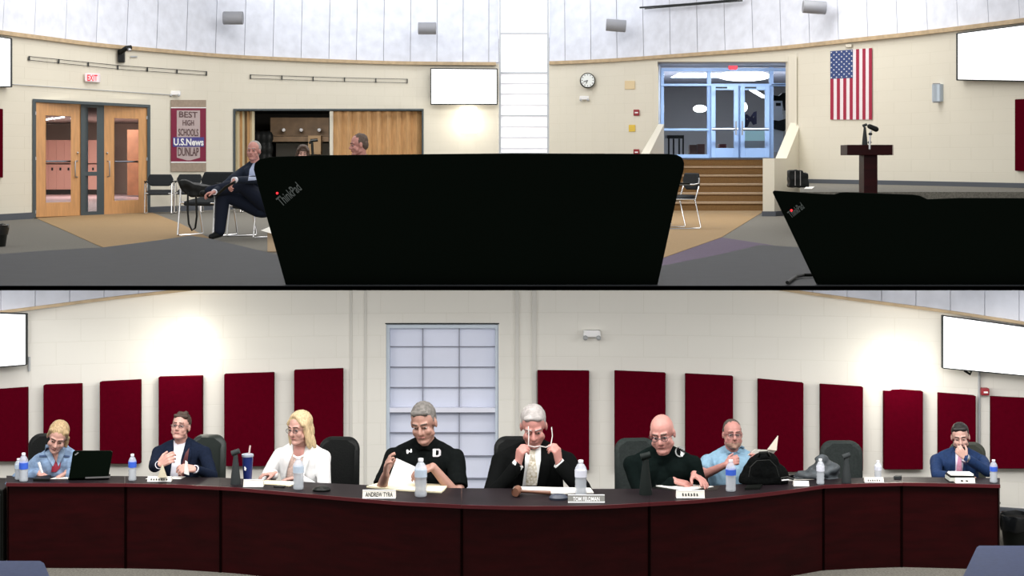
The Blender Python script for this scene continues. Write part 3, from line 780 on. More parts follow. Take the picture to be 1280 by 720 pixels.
# ---- the long table in front (tripod camera looks over it) and the laptops on it
ST = 1000.0; ZT = -(357 - H0) / ST
tb = [(0 - 160, 322), (0, 317.5), (60, 313), (130, 309), (200, 300), (237, 294.5), (262, 298), (345, 318), (420, 326), (700, 335), (828, 332), (900, 318), (950, 306), (1000, 309), (1060, 320), (1280, 330), (1440, 330)]
def TP(x, y): return P(x, y, (y - H0) / -ZT)
back = [TP(x, y) for x, y in tb]
fz = F / ST
outline = [V((-1.3, fz, ZT)), V((1.3, fz, ZT)), V((1.3, back[-1].y, ZT))] + list(reversed(back)) + [V((-1.3, back[0].y, ZT))]
outline = [p for p in outline]
t = thing('long_table', 'dark laminate table with angled back corners carrying two black laptops', 'table', (0, fz + .5, -3.353))
mb = MB(); mb.cur = 0
mb.prism([p - V((0, 0, .0006)) for p in outline], (0, 0, .0006)); mb.build('table_top', tabletop, t)
mb = MB(); mb.prism([p - V((0, 0, .006)) for p in outline], (0, 0, .0052)); mb.build('edge_band', mat('pure_black_edge', (.001, .001, .001), .9, spec=.0), t)
for sx in (-1, 1):
    for yy in (fz + .12, fz + .75):
        mb = MB(); mb.box((sx * 1.22 - .03, yy - .03, -3.353), (sx * 1.22 + .03, yy + .03, ZT - .006)); mb.build('leg', blk, t)
def laptop(tops, bl, br_, label, logo, led, depth=.007, closed_right=True, s=992.0):
    def Q(x, y, off=0): return P(x, y, F / (F / s - off))
    t = thing('laptop', label, 'laptop', Q((bl[0] + br_[0]) / 2, 356.6))
    pts = [(bl[0], bl[1])] + [(br_[0], br_[1])] + tops
    mb = MB(); mb.prism([Q(x, y) for x, y in pts], (0, depth, 0)); mb.build('lid', lapb, t, bevel=.002)
    zb = ZT + .0005
    a, b = Q(bl[0] + (4 if bl[0] < 600 else 75), 357), Q(br_[0] - 4, 357)
    m = MB(); m.box((a.x, a.y + depth, zb), (b.x, a.y + .24, zb + .014)); m.build('keyboard_base', lapb, t, bevel=.002)
    m = MB()
    for r in range(5):
        for c in range(14):
            x = a.x + (b.x - a.x) * (.08 + .84 * c / 13.0) - .011; y = a.y + .04 + r * .02
            m.box((x, y, zb + .014), (x + .022, y + .015, zb + .017))
    m.build('keys', dgrey, t)
    m = MB(); m.prism([Q(x, y, -depth - .0005) for x, y in [(bl[0] + 14, 350), (br_[0] - 14, 350), (br_[0] - 5, min(tops, key=lambda p: p[1])[1] + 14), (bl[0] - 5, min(tops, key=lambda p: p[1])[1] + 14)]], (0, .0008, 0)); m.build('display', mat('dark_display', (.02, .02, .025), .2), t)
    lx, ly, ang, w, h = logo
    e = V((math.cos(ang), 0, math.sin(ang))); n = V((-math.sin(ang), 0, math.cos(ang)))
    m = MB(); text_quad(m, 'ThinkPad', Q(lx, ly, .0012), e, n, w / s, h / s, bold=.01); m.build('logo', mat('logo_grey', (.10, .115, .11), .4, .5), t)
    m = MB(); m.ell(Q(led[0], led[1], .001), (.0015, .001, .0015)); m.build('status_light', redled, t)
    return t
laptop([(848, 238), (855, 212), (855.5, 204), (853, 197), (846, 193.3), (835, 192.3), (640, 191.6), (400, 194), (340, 196), (325, 198.5), (318, 204), (317, 212), (321, 228)], (357, 357), (822, 357),
       'black laptop with slanting sides standing mid table, lid back showing', (353, 258.5, math.radians(41), 33, 13), (346.5, 241.5))
laptop([(1400, 248), (1200, 247.5), (1160, 249), (1150, 244.5), (1142, 243.3), (1060, 240.3), (1051, 240.5), (1044, 243), (1030, 242.6), (969, 238.3), (966, 239.5)], (1022, 357), (1360, 357),
       'black laptop at the table end nearer the lectern, notched lid edge', (989.5, 273, math.radians(38), 21, 9.5), (989.3, 263))
m = MB(); m.tube([TP(984, 356) + V((0, .0, .003)), TP(998, 350) + V((0, .02, .003)), TP(1008, 348) + V((0, .02, .003)), TP(1026, 346.5) + V((0, 0, .003))], .0022, 8)
tag(m.build('cable', blk), 'thin black cable on the table beside the notched laptop', 'cable')

# ---- hall chairs
def stack_chair(loc, rz, sc, label, group='black padded chairs with chrome frames in the hall', arms=True):
    t = thing('stacking_chair', label, 'chair', loc, rz, sc, group)
    m = MB(); m.cap((-.17, 0, .455), (.17, 0, .455), .04, .04); 
    seat = MB()
    seat.prism([(x, y, .43) for x, y in rr(-.24, -.22, .24, .22, .07)], (0, 0, .05)); seat.v = [V((p.x, p.y, p.z - .015 + .14 * p.y)) for p in seat.v]; seat.build('seat', greyfab, t, local=True, bevel=.018, smooth=True)
    b = MB(); pts = [(-.25, .62), (-.27, .71), (-.22, .81), (.22, .81), (.27, .71), (.25, .62), (.18, .565), (-.18, .565)]
    b.prism([(x, .22 + .03 * (1 - (x / .27) ** 2) , z) for x, z in pts], (0, .045, 0)); b.build('backrest', greyfab, t, local=True, bevel=.018, smooth=True)
    for sx in (-1, 1):
        m = MB(); x = sx * .27
        m.tube([(x * .95, .25, .74), (x, .24, .66), (x, .16, .645), (x, -.12, .645), (x, -.19, .62), (x, -.2, .45), (x, -.25, .02), (x, -.23, .01), (x, .25, .01), (x, .27, .03), (x, .18, .42), (x, .24, .62)], .012, 8)
        m.tube([(x, -.2, .43), (x, .18, .43)], .011, 8)
        m.build('leg', chrome, t, local=True, smooth=True)
        m = MB(); m.prism([(x - .022, -.16, .655), (x + .022, -.16, .655), (x + .022, .1, .655), (x - .022, .1, .655)], (0, 0, .02)); m.build('armrest', blk, t, local=True, bevel=.006)
    m = MB(); m.tube([(-.27, -.2, .42), (.27, -.2, .42)], .011, 8); m.tube([(-.27, .16, .42), (.27, .16, .42)], .011, 8); m.build('cross_rail', chrome, t, local=True)
    return t
def floor_at(x, s): return V(((x - 640) / s, F / s, ZF))
c0 = stack_chair(floor_at(199, 65.8), .12, .92, 'black padded chair standing right against the wooden door frame')
dup(c0, 'black padded chair directly beneath the maroon banner', floor_at(236, 64.9), .1, .92)
dup(c0, 'black padded chair against the wall next to the alcove opening', floor_at(286, 64.3), .05, .95)
dup(c0, 'black padded chair carrying the bag with a hanging strap', floor_at(259, 93), -.45, 1.06)
dup(c0, 'black padded chair the man in the navy suit sits on', floor_at(318, 94.5), -.7, .98)
dup(c0, 'black padded chair turned side-on past the far side of the mid-table laptop', floor_at(845, 84), -1.25, 1.02)
dup(c0, 'black padded chair under the woman with bobbed brown hair', floor_at(379, 89), 0, .98)
dup(c0, 'black padded chair under the man seen in profile', floor_at(455, 87.5), -.9, 1.0)
dup(c0, 'chrome-legged chair mostly hidden behind the mid-table laptop', floor_at(812, 80), -1.2)
# bag on the chair
m = MB(); s = 96.5
m.prism([P(x, y, s) for x, y in [(223, 226), (230, 225), (244, 230), (262, 233), (268, 241), (264, 246.5), (238, 246), (226, 238)]], (0, .26, 0))
me = remesh(m, .012, 5, .6); displace(me, lambda q: NZ.noise(q * 11) * .02); t = thing('shoulder_bag', 'black shoulder bag lying on the empty chair beside the seated man', 'bag', P(248, 243, s)); me.transform(WM[t.name].inverted()); link_mesh(me, 'bag_body', blk2, t)
m = MB(); m.tube([P(235, 240, s * 1.01), P(234.5, 262, s * 1.01), P(236, 280, s * 1.01), P(240, 288, s * 1.01), P(244, 285, s * 1.01), P(246, 270, s * 1.01), P(245, 245, s * 1.01)], .013, 8); m.build('strap', blk, t, smooth=True)
# tan bag with papers
t = thing('paper_bag', 'tan bag topped with white papers behind the mid-table laptop edge', 'bag', floor_at(343, 113))
m = MB(); m.pbox(334, 291, 356, 315, 113, .25); m.build('bag_body', mat('tan_bag', (.40, .30, .20), .8), t, bevel=.01)
m = MB(); m.prism([P(x, y, 114) for x, y in [(326, 288), (346, 294), (348, 284), (338, 283)]], (0, .15, 0)); m.build('papers', paper, t)
# bin
def lined_bin(x, ytop, w, s, zf, label):
    base = V(((x - 640) / s, F / s, zf)); h = (H0 - ytop) / s - zf; r = w / 2 / s
    t = thing('trash_bin', label, 'bin', base)
    m = MB(); m.lathe([(r * .8, 0), (r * .98, h * .9)], base, 20); m.build('bin_body', blk, t, smooth=True)
    m = MB(); n = 24; prof = [(r * 1.0, h * .55), (r * 1.06, h * .8), (r * 1.05, h), (r * .98, h * 1.01), (r * .9, h * .8)]
    m.lathe(prof, base, n)
    for i, v in enumerate(m.v): v += V((random.uniform(-1, 1), random.uniform(-1, 1), random.uniform(-1, 1))) * r * .05
    m.build('bin_liner', mat('bin_bag', (.006, .007, .008), .25, bump=.5, nscale=12), t, smooth=True)
lined_bin(-8, 281, 36, 106, ZF, 'black bag-lined bin on the hall carpet past the wooden doors')
# ============================================================ BOARD ROOM (lower level)
ZD = -2.673; ZL = -3.385; ZPIT = -3.62
def SL(x):
    u = (min(max(x, -200), 1480) - 640) / 640; return 124 + 7 * u * u
def PL(x, y, off=0.0):
    s = SL(x); return P(x, y, F / (F / s - off))
ZWT = ZF - .08
# back wall with the window opening
wall('wall_boardroom', SL, (-420, 1700), [(482.5, 623.5, 404.5, 640)], ZPIT - .1, ZWT, cream2)
# slanting trim with the acoustic band above it, either side
def slant(pts, nm):
    mb = MB(); mb.cur = 0; n = 16
    for i in range(n):
        a = pts[0][0] + (pts[-1][0] - pts[0][0]) * i / n; b = pts[0][0] + (pts[-1][0] - pts[0][0]) * (i + 1) / n
        ya, yb = lerp_tab(pts, a), lerp_tab(pts, b)
        mb.prism([PL(a, ya + 1.8, .1), PL(b, yb + 1.8, .1), PL(b, yb - 1.8, .1), PL(a, ya - 1.8, .1)], (0, .1, 0))
    structure(mb.build(nm, trimw))
    mb = MB(); lo, hi = min(pts[0][0], pts[-1][0]), max(pts[0][0], pts[-1][0]); x = lo
    while x < hi:
        b = min(x + 43, hi)
        zt = ZWT
        mb.cur = 0
        def ZP(px, off, z=None, y=None):
            q = PL(px, y if y else 300, off); 
            return V((q.x, q.y, z if z is not None else q.z))
        ya, yb = lerp_tab(pts, x + .4), lerp_tab(pts, b - .4)
        q = [PL(x + .4, ya, .04), PL(b - .4, yb, .04)]
        if q[0].z < zt - .01 or q[1].z < zt - .01:
            mb.prism([q[0], q[1], V((q[1].x, q[1].y, max(zt, q[1].z + .01))), V((q[0].x, q[0].y, max(zt, q[0].z + .01)))], (0, .035, 0))
        x = b
    structure(mb.build('wall_band_board', band))
slant([(-300, 430), (-100, 403), (0, 390.5), (60, 383), (130, 374), (220, 364), (300, 354)], 'trim_4')
slant([(930, 354), (990, 364), (1060, 373.5), (1180, 389), (1280, 404), (1380, 419), (1560, 450)], 'trim_5')
# floor with the sunken strip behind the desks
FE = [(8, 603.5), (80, 603.8), (156, 604), (215, 605), (275, 608), (300, 609.5), (350, 614), (400, 618.5), (440, 622), (500, 627), (577, 630.8), (640, 632.5), (700, 632.5), (760, 631), (812, 628), (870, 624.5), (930, 619), (980, 613), (1030, 606), (1080, 604), (1128, 602.8), (1190, 604), (1250, 605.5)]
def DP(x, y, z=None):
    q = P(x, y, (y - H0) / -ZD)
    return q if z is None else V((q.x, q.y, z))
YP1 = 14.65
fe = [DP(min(max(x, 16), 1242), y) for x, y in FE]; fe = [V((p.x, p.y + .10, 0)) for p in fe]
mb = MB()
def slab(pts, z): mb.prism([V((p[0], p[1], z - .1)) for p in pts], (0, 0, .1))
for p, q in zip(fe, fe[1:]):
    slab([(p.x, 1.2), (q.x, 1.2), (q.x, q.y), (p.x, p.y)], ZL)
    slab([(p.x, p.y), (q.x, q.y), (q.x, YP1), (p.x, YP1)], ZPIT)
    mb.prism([V((p.x, p.y, ZPIT)), V((q.x, q.y, ZPIT)), V((q.x, q.y, ZL - .1)), V((p.x, p.y, ZL - .1))], (0, -.02, 0))
slab([(-26, 1.2), (fe[0].x, 1.2), (fe[0].x, 18.5), (-26, 18.5)], ZL); slab([(fe[-1].x, 1.2), (26, 1.2), (26, 18.5), (fe[-1].x, 18.5)], ZL)
slab([(fe[0].x, YP1), (fe[-1].x, YP1), (fe[-1].x, 18.5), (fe[0].x, 18.5)], ZL)
mb.box((fe[0].x, YP1, ZPIT), (fe[-1].x, YP1 + .02, ZL - .1))
for x in (fe[0].x - .02, fe[-1].x): mb.box((x, fe[0].y, ZPIT), (x + .02, YP1, ZL - .1))
structure(mb.build('floor_board', carpet, origin=(0, 14, ZL)))
mb = MB()
for i in range(24):
    u, w = -300 + i * 80, -220 + i * 80
    q = [PL(u, 0, .03), PL(w, 0, .03), PL(w, 0, -.02), PL(u, 0, -.02)]
    mb.prism([V((p.x, p.y, ZL)) for p in q], (0, 0, .06))
structure(mb.build('baseboard_board', bbase))
# wall panels
PN = [((-30, 489), (33, 484.5), 577), ((54, 481.5), (101, 480), 578), ((124.5, 477.5), (175, 475), 580), ((198, 471.5), (252.5, 470), 583), ((280, 468), (342, 466), 583), ((367.5, 463), (428.5, 461), 586),
      ((672, 463.5), (736.5, 464), 588), ((768.5, 463.8), (832, 466.5), 588), ((857, 467.5), (916.5, 470.5), 590), ((948, 474), (1004.5, 479), 590), ((1026, 480.5), (1079, 484), 589), ((1105.5, 486), (1154, 489.5), 587), ((1174, 491.5), (1220, 495), 587), ((1240, 496), (1300, 499), 586)]
PLB = ['maroon wall panel cut by the picture edge over the two bottles', 'maroon wall panel behind the woman in the denim jacket', 'maroon wall panel behind the open laptop and single bottle', 'maroon wall panel behind the man in glasses and navy jacket, glow above it',
       'maroon wall panel behind the navy tumbler', 'maroon wall panel behind the woman in the white blazer', 'maroon wall panel behind the man holding glasses', 'maroon wall panel behind the bald man', 'maroon wall panel between the bald man and the man in light blue',
       'maroon wall panel behind the raised papers and backpack', 'maroon wall panel behind the empty office chair', 'maroon wall panel between the empty chair and the bearded man, bright glow at its corner', 'maroon wall panel behind the man in blue suit and pink tie', 'maroon wall panel past the red alarm beside the corner bottle']
for (a, b, yb), lab in zip(PN, PLB):
    m = MB(); m.prism([PL(a[0], yb, .09), PL(b[0], yb, .09), PL(b[0], b[1], .09), PL(a[0], a[1], .09)], (0, .075, 0))
    o = m.build('acoustic_panel', red, bevel=.006)
    tag(o, lab, 'panel', 'maroon acoustic panels behind the council desks')
# window with a grid of pale panes
t0 = MB(); t0.prism([PL(483, 640, -.16), PL(623, 640, -.16), PL(623, 405, -.16), PL(483, 405, -.16)], (0, .02, 0)); w4 = structure(t0.build('window_4', pane_grey))
m = MB()
def lb(m, x0, y0, x1, y1, off, d): m.prism([PL(x0, y1, off), PL(x1, y1, off), PL(x1, y0, off), PL(x0, y0, off)], (0, d, 0))
lb(m, 482.5, 405.5, 487, 640, -.04, .1); lb(m, 619, 405.5, 622.5, 640, -.04, .1); lb(m, 482.5, 405.5, 623, 410.5, -.04, .1); m.build('window_frame', mat('frame_pale', (.58, .66, .76), .4), w4, bevel=.004)
m = MB(); lb(m, 486, 510, 620, 515.5, -.05, .08); m.build('transom', mat('frame_white', (.78, .80, .92), .4), w4)
m = MB()
for x in (528.5, 574): lb(m, x - .45, 410, x + .45, 640, -.12, .03)
for y in (433.5, 459, 484.5, 516, 541, 570, 598, 625): lb(m, 486, y - .4, 620, y + .4, -.12, .03)
m.build('mullion', mat('mullion_dark', (.22, .23, .28), .5), w4)
m = MB()
lb(m, 481.5, 403.8, 624, 405.3, .005, .1); structure(m.build('trim_6', dgrey))
# ribs beside the window
for i, (x0, x1) in enumerate(((644, 648.5), (665, 670.5), (437, 440), (455, 458))):
    m = MB(); lb(m, x0, 352, x1, 668, .03 if i < 2 else .012, .05); structure(m.build('wall_rib', mat('rib_cream', (.62, .61, .57), .7)))
emergency(740, 418, 11, SL, None, 'twin-lamp emergency light above the maroon panel beside the window')
screen_at([(-60, 389), (32.5, 392), (32.5, 457), (-60, 464)], SL, 'bright wall screen hung over the boardroom desks near the denim-jacketed woman')
screen_at([(1178.5, 394), (1340, 416), (1340, 476), (1178.5, 461)], SL, 'bright tilted wall screen above the man in the blue suit')
m = MB(); m.tube([PL(1205, 463, .1), PL(1213, 468, .1), PL(1214, 464, .1)], .012, 6); tag(m.build('cable', blk), 'short dark cable looping under the tilted boardroom screen', 'cable')
m = MB(); m.tube([PL(1224, 464, .02), PL(1224, 560, .02)], .012, 6); tag(m.build('conduit', greyp), 'thin vertical conduit running down the wall beside the red alarm', 'conduit')
m = MB(); m.tube([PL(36.5, 446, .02), PL(36.5, 464, .02)], .012, 6); tag(m.build('conduit', greyp), 'short vertical conduit at the screen edge above the denim-jacketed woman', 'conduit')
t = thing('fire_alarm', 'small red fire alarm below the tilted boardroom screen', 'alarm', PL(1232, 494))
m = MB(); lb(m, 1227.5, 485.5, 1237, 494.5, .07, .07); m.build('housing', alm, t, bevel=.008)
m = MB(); lb(m, 1230, 489.5, 1235, 491.5, .08, .02); m.build('strobe', white, t)
sconce(224, 412, 258, 462, SL, 'glowing half-round sconce above the man in the navy jacket', lampglow, 10)
sconce(1093, 442, 1124, 486, SL, 'glowing half-round sconce at the corner of a maroon panel', lampglow, 10)

# ---- council desks
BE = [(5, 594.5), (156, 595), (275, 597), (340, 600), (440, 605.5), (560, 610), (700, 611), (800, 611), (900, 606.5), (1030, 598.5), (1128, 596), (1250, 597.5)]
SECT = [(8, 156, 'straight mahogany desk section at the end, in front of the woman in denim', 4), (156, 275, 'mahogany desk section in front of the man in the navy jacket', 4), (275, 577, 'long curved mahogany desk section in front of the white blazer and black polo', 14),
        (577, 812, 'curved mahogany desk section in front of the man holding his glasses', 12), (812, 1030, 'curved mahogany desk section in front of the bald man and the backpack', 12), (1030, 1128, 'short mahogany desk section in front of the empty chair', 4), (1128, 1250, 'straight mahogany end desk section in front of the man in the pink tie', 4)]
for (a, b, lab, n) in SECT:
    xs_ = [a + (b - a) * i / n for i in range(n + 1)]
    g = .12
    fp = [DP(min(max(x, a + g), b - g), lerp_tab(FE, x)) for x in xs_]; bp = [DP(min(max(x, a + g), b - g) if True else x, lerp_tab(BE, x)) for x in xs_]
    t = thing('council_desk', lab, 'desk', V(((fp[0].x + fp[-1].x) / 2, fp[0].y, ZL)), group='mahogany council desk sections')
    m = MB()
    for i in range(n):
        m.prism([fp[i], fp[i + 1], bp[i + 1], bp[i]], (0, 0, -.03))
    m.build('desktop', mahtop, t)
    m = MB()
    for i in range(n):
        o = V((0, -.012, 0)); m.prism([fp[i] + o, fp[i + 1] + o, fp[i + 1], fp[i]], (0, 0, -.028))
    m.build('edge_strip', mahedge, t)
    m = MB()
    for i in range(n):
        o = V((0, .03, -.028)); p, q = fp[i] + o, fp[i + 1] + o
        m.prism([V((p.x, p.y, ZL)), V((q.x, q.y, ZL)), q, p], (0, .03, 0))
    m.build('front_panel', mahog, t)
    for p, q in ((fp[0], bp[0]), (fp[-1], bp[-1])):
        m = MB(); sgn = 1 if p is fp[0] else -1
        m.prism([V((p.x, p.y + .03, ZL)), V((p.x + .02 * sgn, p.y + .03, ZL)), V((p.x * .5 + q.x * .5 + .02 * sgn, (p.y + q.y) / 2, ZL)), V(((p.x + q.x) / 2, (p.y + q.y) / 2, ZL))], (0, 0, ZD - .03 - ZL))
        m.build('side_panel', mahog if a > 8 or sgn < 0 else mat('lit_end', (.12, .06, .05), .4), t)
    for p in (fp[0], fp[-1]):
        m = MB(); sg = 1 if p is fp[0] else -1
        m.prism([V((p.x, p.y + .022, ZL)), V((p.x + .009 * sg, p.y + .022, ZL)), V((p.x + .009 * sg, p.y + .03, ZL)), V((p.x, p.y + .03, ZL))], (0, 0, ZD - .03 - ZL))
        m.build('panel_joint', mat('joint_dark', (.005, .0015, .0015), .9, spec=0.0), t)
# nearer blue tables at the corners
def corner_table(pts, label):
    z = ZD
    t = thing('side_table', label, 'table', V((sum(DP(*p).x for p in pts) / len(pts), sum(DP(*p).y for p in pts) / len(pts), ZL)))
    pp = [DP(*p) for p in pts]
    m = MB(); m.prism(pp, (0, 0, -.004)); m.build('table_top', bluetop, t)
    m = MB(); 
    m.prism([p - V((0, 0, .0045)) for p in pp], (0, 0, -.03)); m.build('edge_band', mat('reddish_edge', (.16, .03, .03), .4), t)
    c = sum(pp, V((0, 0, 0))) / len(pp)
    for p in pp:
        q = p.lerp(c, .12); m = MB(); m.box((q.x - .025, q.y - .025, ZL), (q.x + .025, q.y + .025, z - .034)); m.build('leg', blk, t)
corner_table([(-60, 701), (50, 701), (55, 704), (70, 740), (72, 800), (-60, 800)], 'blue-topped table corner below the denim-jacketed woman')
corner_table([(1224, 682), (1350, 682), (1350, 800), (1178, 800), (1203, 722), (1221, 684)], 'blue-topped table corner below the man in the blue suit')
# black cabinet and lined bins beside the desks
t = thing('cabinet', 'black cabinet at the end of the desk row beside the woman in denim', 'cabinet', P(-12, 711, 151))
m = MB(); m.pbox(-40, 612, 4, 708, 150.5, .5); m.build('cabinet_body', blk, t, bevel=.01)
m = MB(); m.pbox(-36, 618, 1, 702, 151, .02); m.build('cabinet_door', blk, t, bevel=.006)
lined_bin(1272, 643, 42, 143, ZL, 'black bag-lined bin on the carpet past the end desk')
lined_bin(1308, 640, 40, 138, ZL, 'black bag-lined bin at the picture edge behind the other bin')

# ---- bottles and desk things
plastic = mat('clear_plastic', (.72, .76, .82), .12, alpha=.42)
waterm = mat('bottle_water', (.62, .67, .72), .1, alpha=.5)
capm = mat('bottle_cap', (.86, .86, .9), .4)
lab_blue = mat('label_blue', (.04, .12, .62), .4)
lab_pale = mat('label_pale', (.50, .60, .72), .4)
lab_white = mat('label_white', (.72, .74, .84), .4)
def bottle(x, yb, ytop, w, lm, label, lw=(.52, .78)):
    base = DP(x, yb); s = F / base.y; h = (yb - ytop) / s; r = w / 2 / s
    t = thing('water_bottle', label, 'bottle', base + V((0, 0, .0)), group='clear plastic water bottles on the desks')
    prof = [(r * .85, 0), (r, .03 * h)]
    for i in range(1, 7): prof.append((r * (1 if i % 2 else .93), h * (.03 + .07 * i)))
    prof += [(r, .5 * h), (r, .72 * h), (r * .9, .79 * h), (r * .6, .87 * h), (r * .38, .91 * h), (r * .38, .93 * h)]
    m = MB(); m.lathe(prof, base, 20); m.build('bottle_body', plastic, t, smooth=True)
    m = MB(); m.lathe([(r * .4, .925 * h), (r * .43, .93 * h), (r * .43, .995 * h), (r * .38, h)], base, 16); m.build('bottle_cap', capm, t, smooth=True)
    m = MB(); m.lathe([(r * 1.02, lw[0] * h), (r * 1.02, lw[1] * h * .92)], base, 20); m.build('bottle_label', lm, t, smooth=True)
    m = MB(); m.lathe([(r * .82, .01 * h), (r * .88, .44 * h)], base, 16); m.build('water', waterm, t, smooth=True)
bottle(29.5, 601.5, 566, 11, lab_blue, 'blue-labelled bottle nearest the picture edge in front of the denim jacket', (.44, .72))
bottle(23, 599, 573, 9, lab_pale, 'pale-labelled bottle half hidden behind a blue-labelled one by the denim jacket')
bottle(165.5, 600.5, 567.5, 10, lab_blue, 'blue-labelled bottle between the open laptop and the navy-jacketed man', (.5, .78))
bottle(373, 611.5, 571, 13.5, lab_pale, 'clear bottle in front of the woman in the white blazer')
bottle(526, 620.5, 573, 15.5, lab_pale, 'clear bottle in front of the man in the black polo')
bottle(726, 618.5, 575, 15, lab_white, 'clear bottle behind the legible nameplate beside the gavel')
bottle(913.5, 614, 574.5, 13, lab_blue, 'blue-labelled bottle in front of the man in light blue', (.52, .76))
bottle(1025.5, 605, 573.5, 10, lab_white, 'clear bottle standing before the crumpled grey jacket')
bottle(1097.5, 600.5, 575.5, 9, lab_white, 'small clear bottle behind the nameplate between chair and bearded man')
bottle(1242, 603, 574.5, 9.5, lab_blue, 'blue-labelled bottle at the very end of the desk row', (.5, .76))
desk_mic(DP(294.5, 605), 43 / 151.5, 'tapered dark desk microphone beside the navy tumbler', .042)
desk_mic(DP(807, 618), 52 / 156., 'tall tapered desk microphone in front of the bald man', .052, mat('mic_charcoal', (.010, .014, .013), .6, spec=.15))
desk_mic(DP(1058, 603), 36 / 150.8, 'tapered dark desk microphone in front of the empty chair', .04)
# tumbler
b = DP(309.5, 603); t = thing('tumbler', 'navy travel tumbler with clear lid and straw', 'tumbler', b)
s = F / b.y
m = MB(); m.lathe([(4.8 / s, 0), (5 / s, .01), (6.8 / s, 30 / s), (6.8 / s, 32.5 / s)], b, 24); m.build('cup', mat('navy_cup', (.008, .02, .13), .3), t, smooth=True)
m = MB(); m.lathe([(7.3 / s, 32.5 / s), (7.4 / s, 35 / s), (6.8 / s, 35.5 / s)], b, 24); m.build('lid', mat('lid_clear', (.36, .40, .48), .3), t, smooth=True)
m = MB(); m.tube([b + V((.01, 0, 34 / s)), b + V((.022, 0, 46 / s))], .007, 8); m.build('straw', mat('straw', (.65, .5, .48), .4), t)
m = MB(); m.prism([b + V((-.02 + dx, -.045, z)) for dx, z in ((0, .11), (.012, .105), (.017, .125), (0, .14))], (0, .01, 0)); m.build('mark', white, t)
# nameplates
def nameplate(x0, x1, yt, yb, txt, label, m0=None, lift=0.0, base=None, fit=.8, dark=None, rot=0):
    s = (yb - H0) / -ZD if base is None else base
    a, c = P(x0, yb, s), P(x1, yb - rot, s * (1 - 0))
    c.z = a.z
    h = (yb - yt) / s
    t = thing('nameplate', label, 'nameplate', (a + c) / 2, group='nameplates on the council desks')
    m = MB(); e = (c - a).normalized(); yv = V((0, 1, 0))
    prof = [V((0, 0, 0)), V((0, .06, 0)), V((0, .03, h * 1.05)), V((0, .022, h * 1.05))]
    m.prism([a + p for p in prof], c - a); m.build('holder', m0 or mat('plate_cream', (.74, .71, .64), .5), t)
    if txt.startswith('#'):   # lettering too blurred to read: a row of small strokes
        m = MB(); L = (c - a).length; uz = V((0, .022, h * 1.05)).normalized(); k = int(txt[1:])
        for i in range(k):
            o = a + e * (L * ((1 - fit) / 2 + fit * (i + .1) / k)) + uz * (h * .3) + V((0, -.002, 0)); ww = L * fit / k * .55
            m.prism([o, o + e * ww, o + e * ww * .8 + uz * h * (.35 if i % 2 else .45), o + uz * h * .4], (0, -.001, 0))
        m.build('lettering', dgrey, t)
    elif txt:
        m = MB(); L = (c - a).length
        uz = V((0, .022, h * 1.05)).normalized()
        text_quad(m, txt, a + e * (L * (1 - fit) / 2) + uz * (h * .22) + V((0, -.002, 0)), e, uz, L * fit, h * .6, bold=.015); m.build('lettering', dark or dgrey, t)
    m = MB(); uz = V((0, .022, h * 1.05)); m.prism([a + uz * .92 + V((0, -.003, 0)), c + uz * .92 + V((0, -.003, 0)), c + uz * 1.02 + V((0, -.003, 0)), a + uz * 1.02 + V((0, -.003, 0))], (0, .004, 0))
    m.prism([a + V((0, -.003, 0)), c + V((0, -.003, 0)), c + uz * .12 + V((0, -.003, 0)), a + uz * .12 + V((0, -.003, 0))], (0, .004, 0)); m.build('rim', white, t)
nameplate(184, 214, 596.5, 602, '#7', 'white nameplate in front of the man in the navy jacket', fit=.75)
nameplate(304, 329, 600.5, 608.5, '', 'blank-looking nameplate beside the navy tumbler', rot=-1.6)
nameplate(453, 494.5, 613.5, 623, 'ANDREW TYRA', 'nameplate before the man in the black polo', fit=.82)
nameplate(710, 756, 619.5, 628.2, 'TOM FELDMAN', 'grey nameplate with pale letters beside the black puck near the gavel', mat('plate_grey', (.20, .20, .185), .4), fit=.72, dark=white)
nameplate(845.5, 881, 614, 622.5, '#6', 'nameplate in front of the bald man', fit=.6)
nameplate(992, 1011.5, 602.3, 607.5, '', 'small nameplate between the backpack and a bottle')
nameplate(1081, 1105, 597.8, 603, '#6', 'nameplate beside the small clear bottle past the empty chair', fit=.7)
# papers / folders
def sheets(pts, label, m0=None, h=.006, name='paper_stack', cat='paper', zoff=0.0):
    m = MB(); m.prism([DP(x, y) + V((0, 0, .001 + zoff)) for x, y in pts], (0, 0, h)); return tag(m.build(name, m0 or paper), label, cat)
sheets([(458, 609.5), (478, 604), (560, 607.5), (556, 613), (552, 616.5), (500, 614)], 'open cream folder of papers before the black polo', manila, .012, 'folder', 'folder')
sheets([(470, 611), (520, 616), (545, 618), (544, 614.8), (480, 608)], 'dark padfolio under the open cream folder', blk, .0008, 'padfolio', 'padfolio')
s = 151.5
m = MB()
q = [P(483, 607, s), P(524, 606.5, s), P(526, 587, s * .999), P(495.5, 573, s)]
m.prism(q, (0, .012, 0)); tag(m.build('paper_sheet', mat('white_sheet', (.86, .87, .92), .8)), 'white pages being turned upright by the man in the black polo', 'paper')
sheets([(310, 604.5), (322, 601), (352, 602), (372, 604.5), (362, 608.5), (345, 606.5)], 'open manila papers in front of the white blazer', manila)
sheets([(340, 605), (348, 603.2), (374, 603.6), (370, 607.5)], 'white sheet lying over the manila papers by the white blazer', paper, .004, zoff=.007)
sheets([(640, 614), (643, 609.5), (738, 611.5), (742, 617), (700, 618)], 'white papers beneath the gavel', paper, .01)
sheets([(820, 608), (862, 606), (892, 609), (856, 614)], 'white papers under the hands of the bald man', paper, .006)
sheets([(814, 610), (822, 606.5), (900, 608), (896, 612.5), (858, 616)], 'black folder beneath the bald man’s papers'.replace('’', ' '), blk, .0008, 'folder', 'folder')
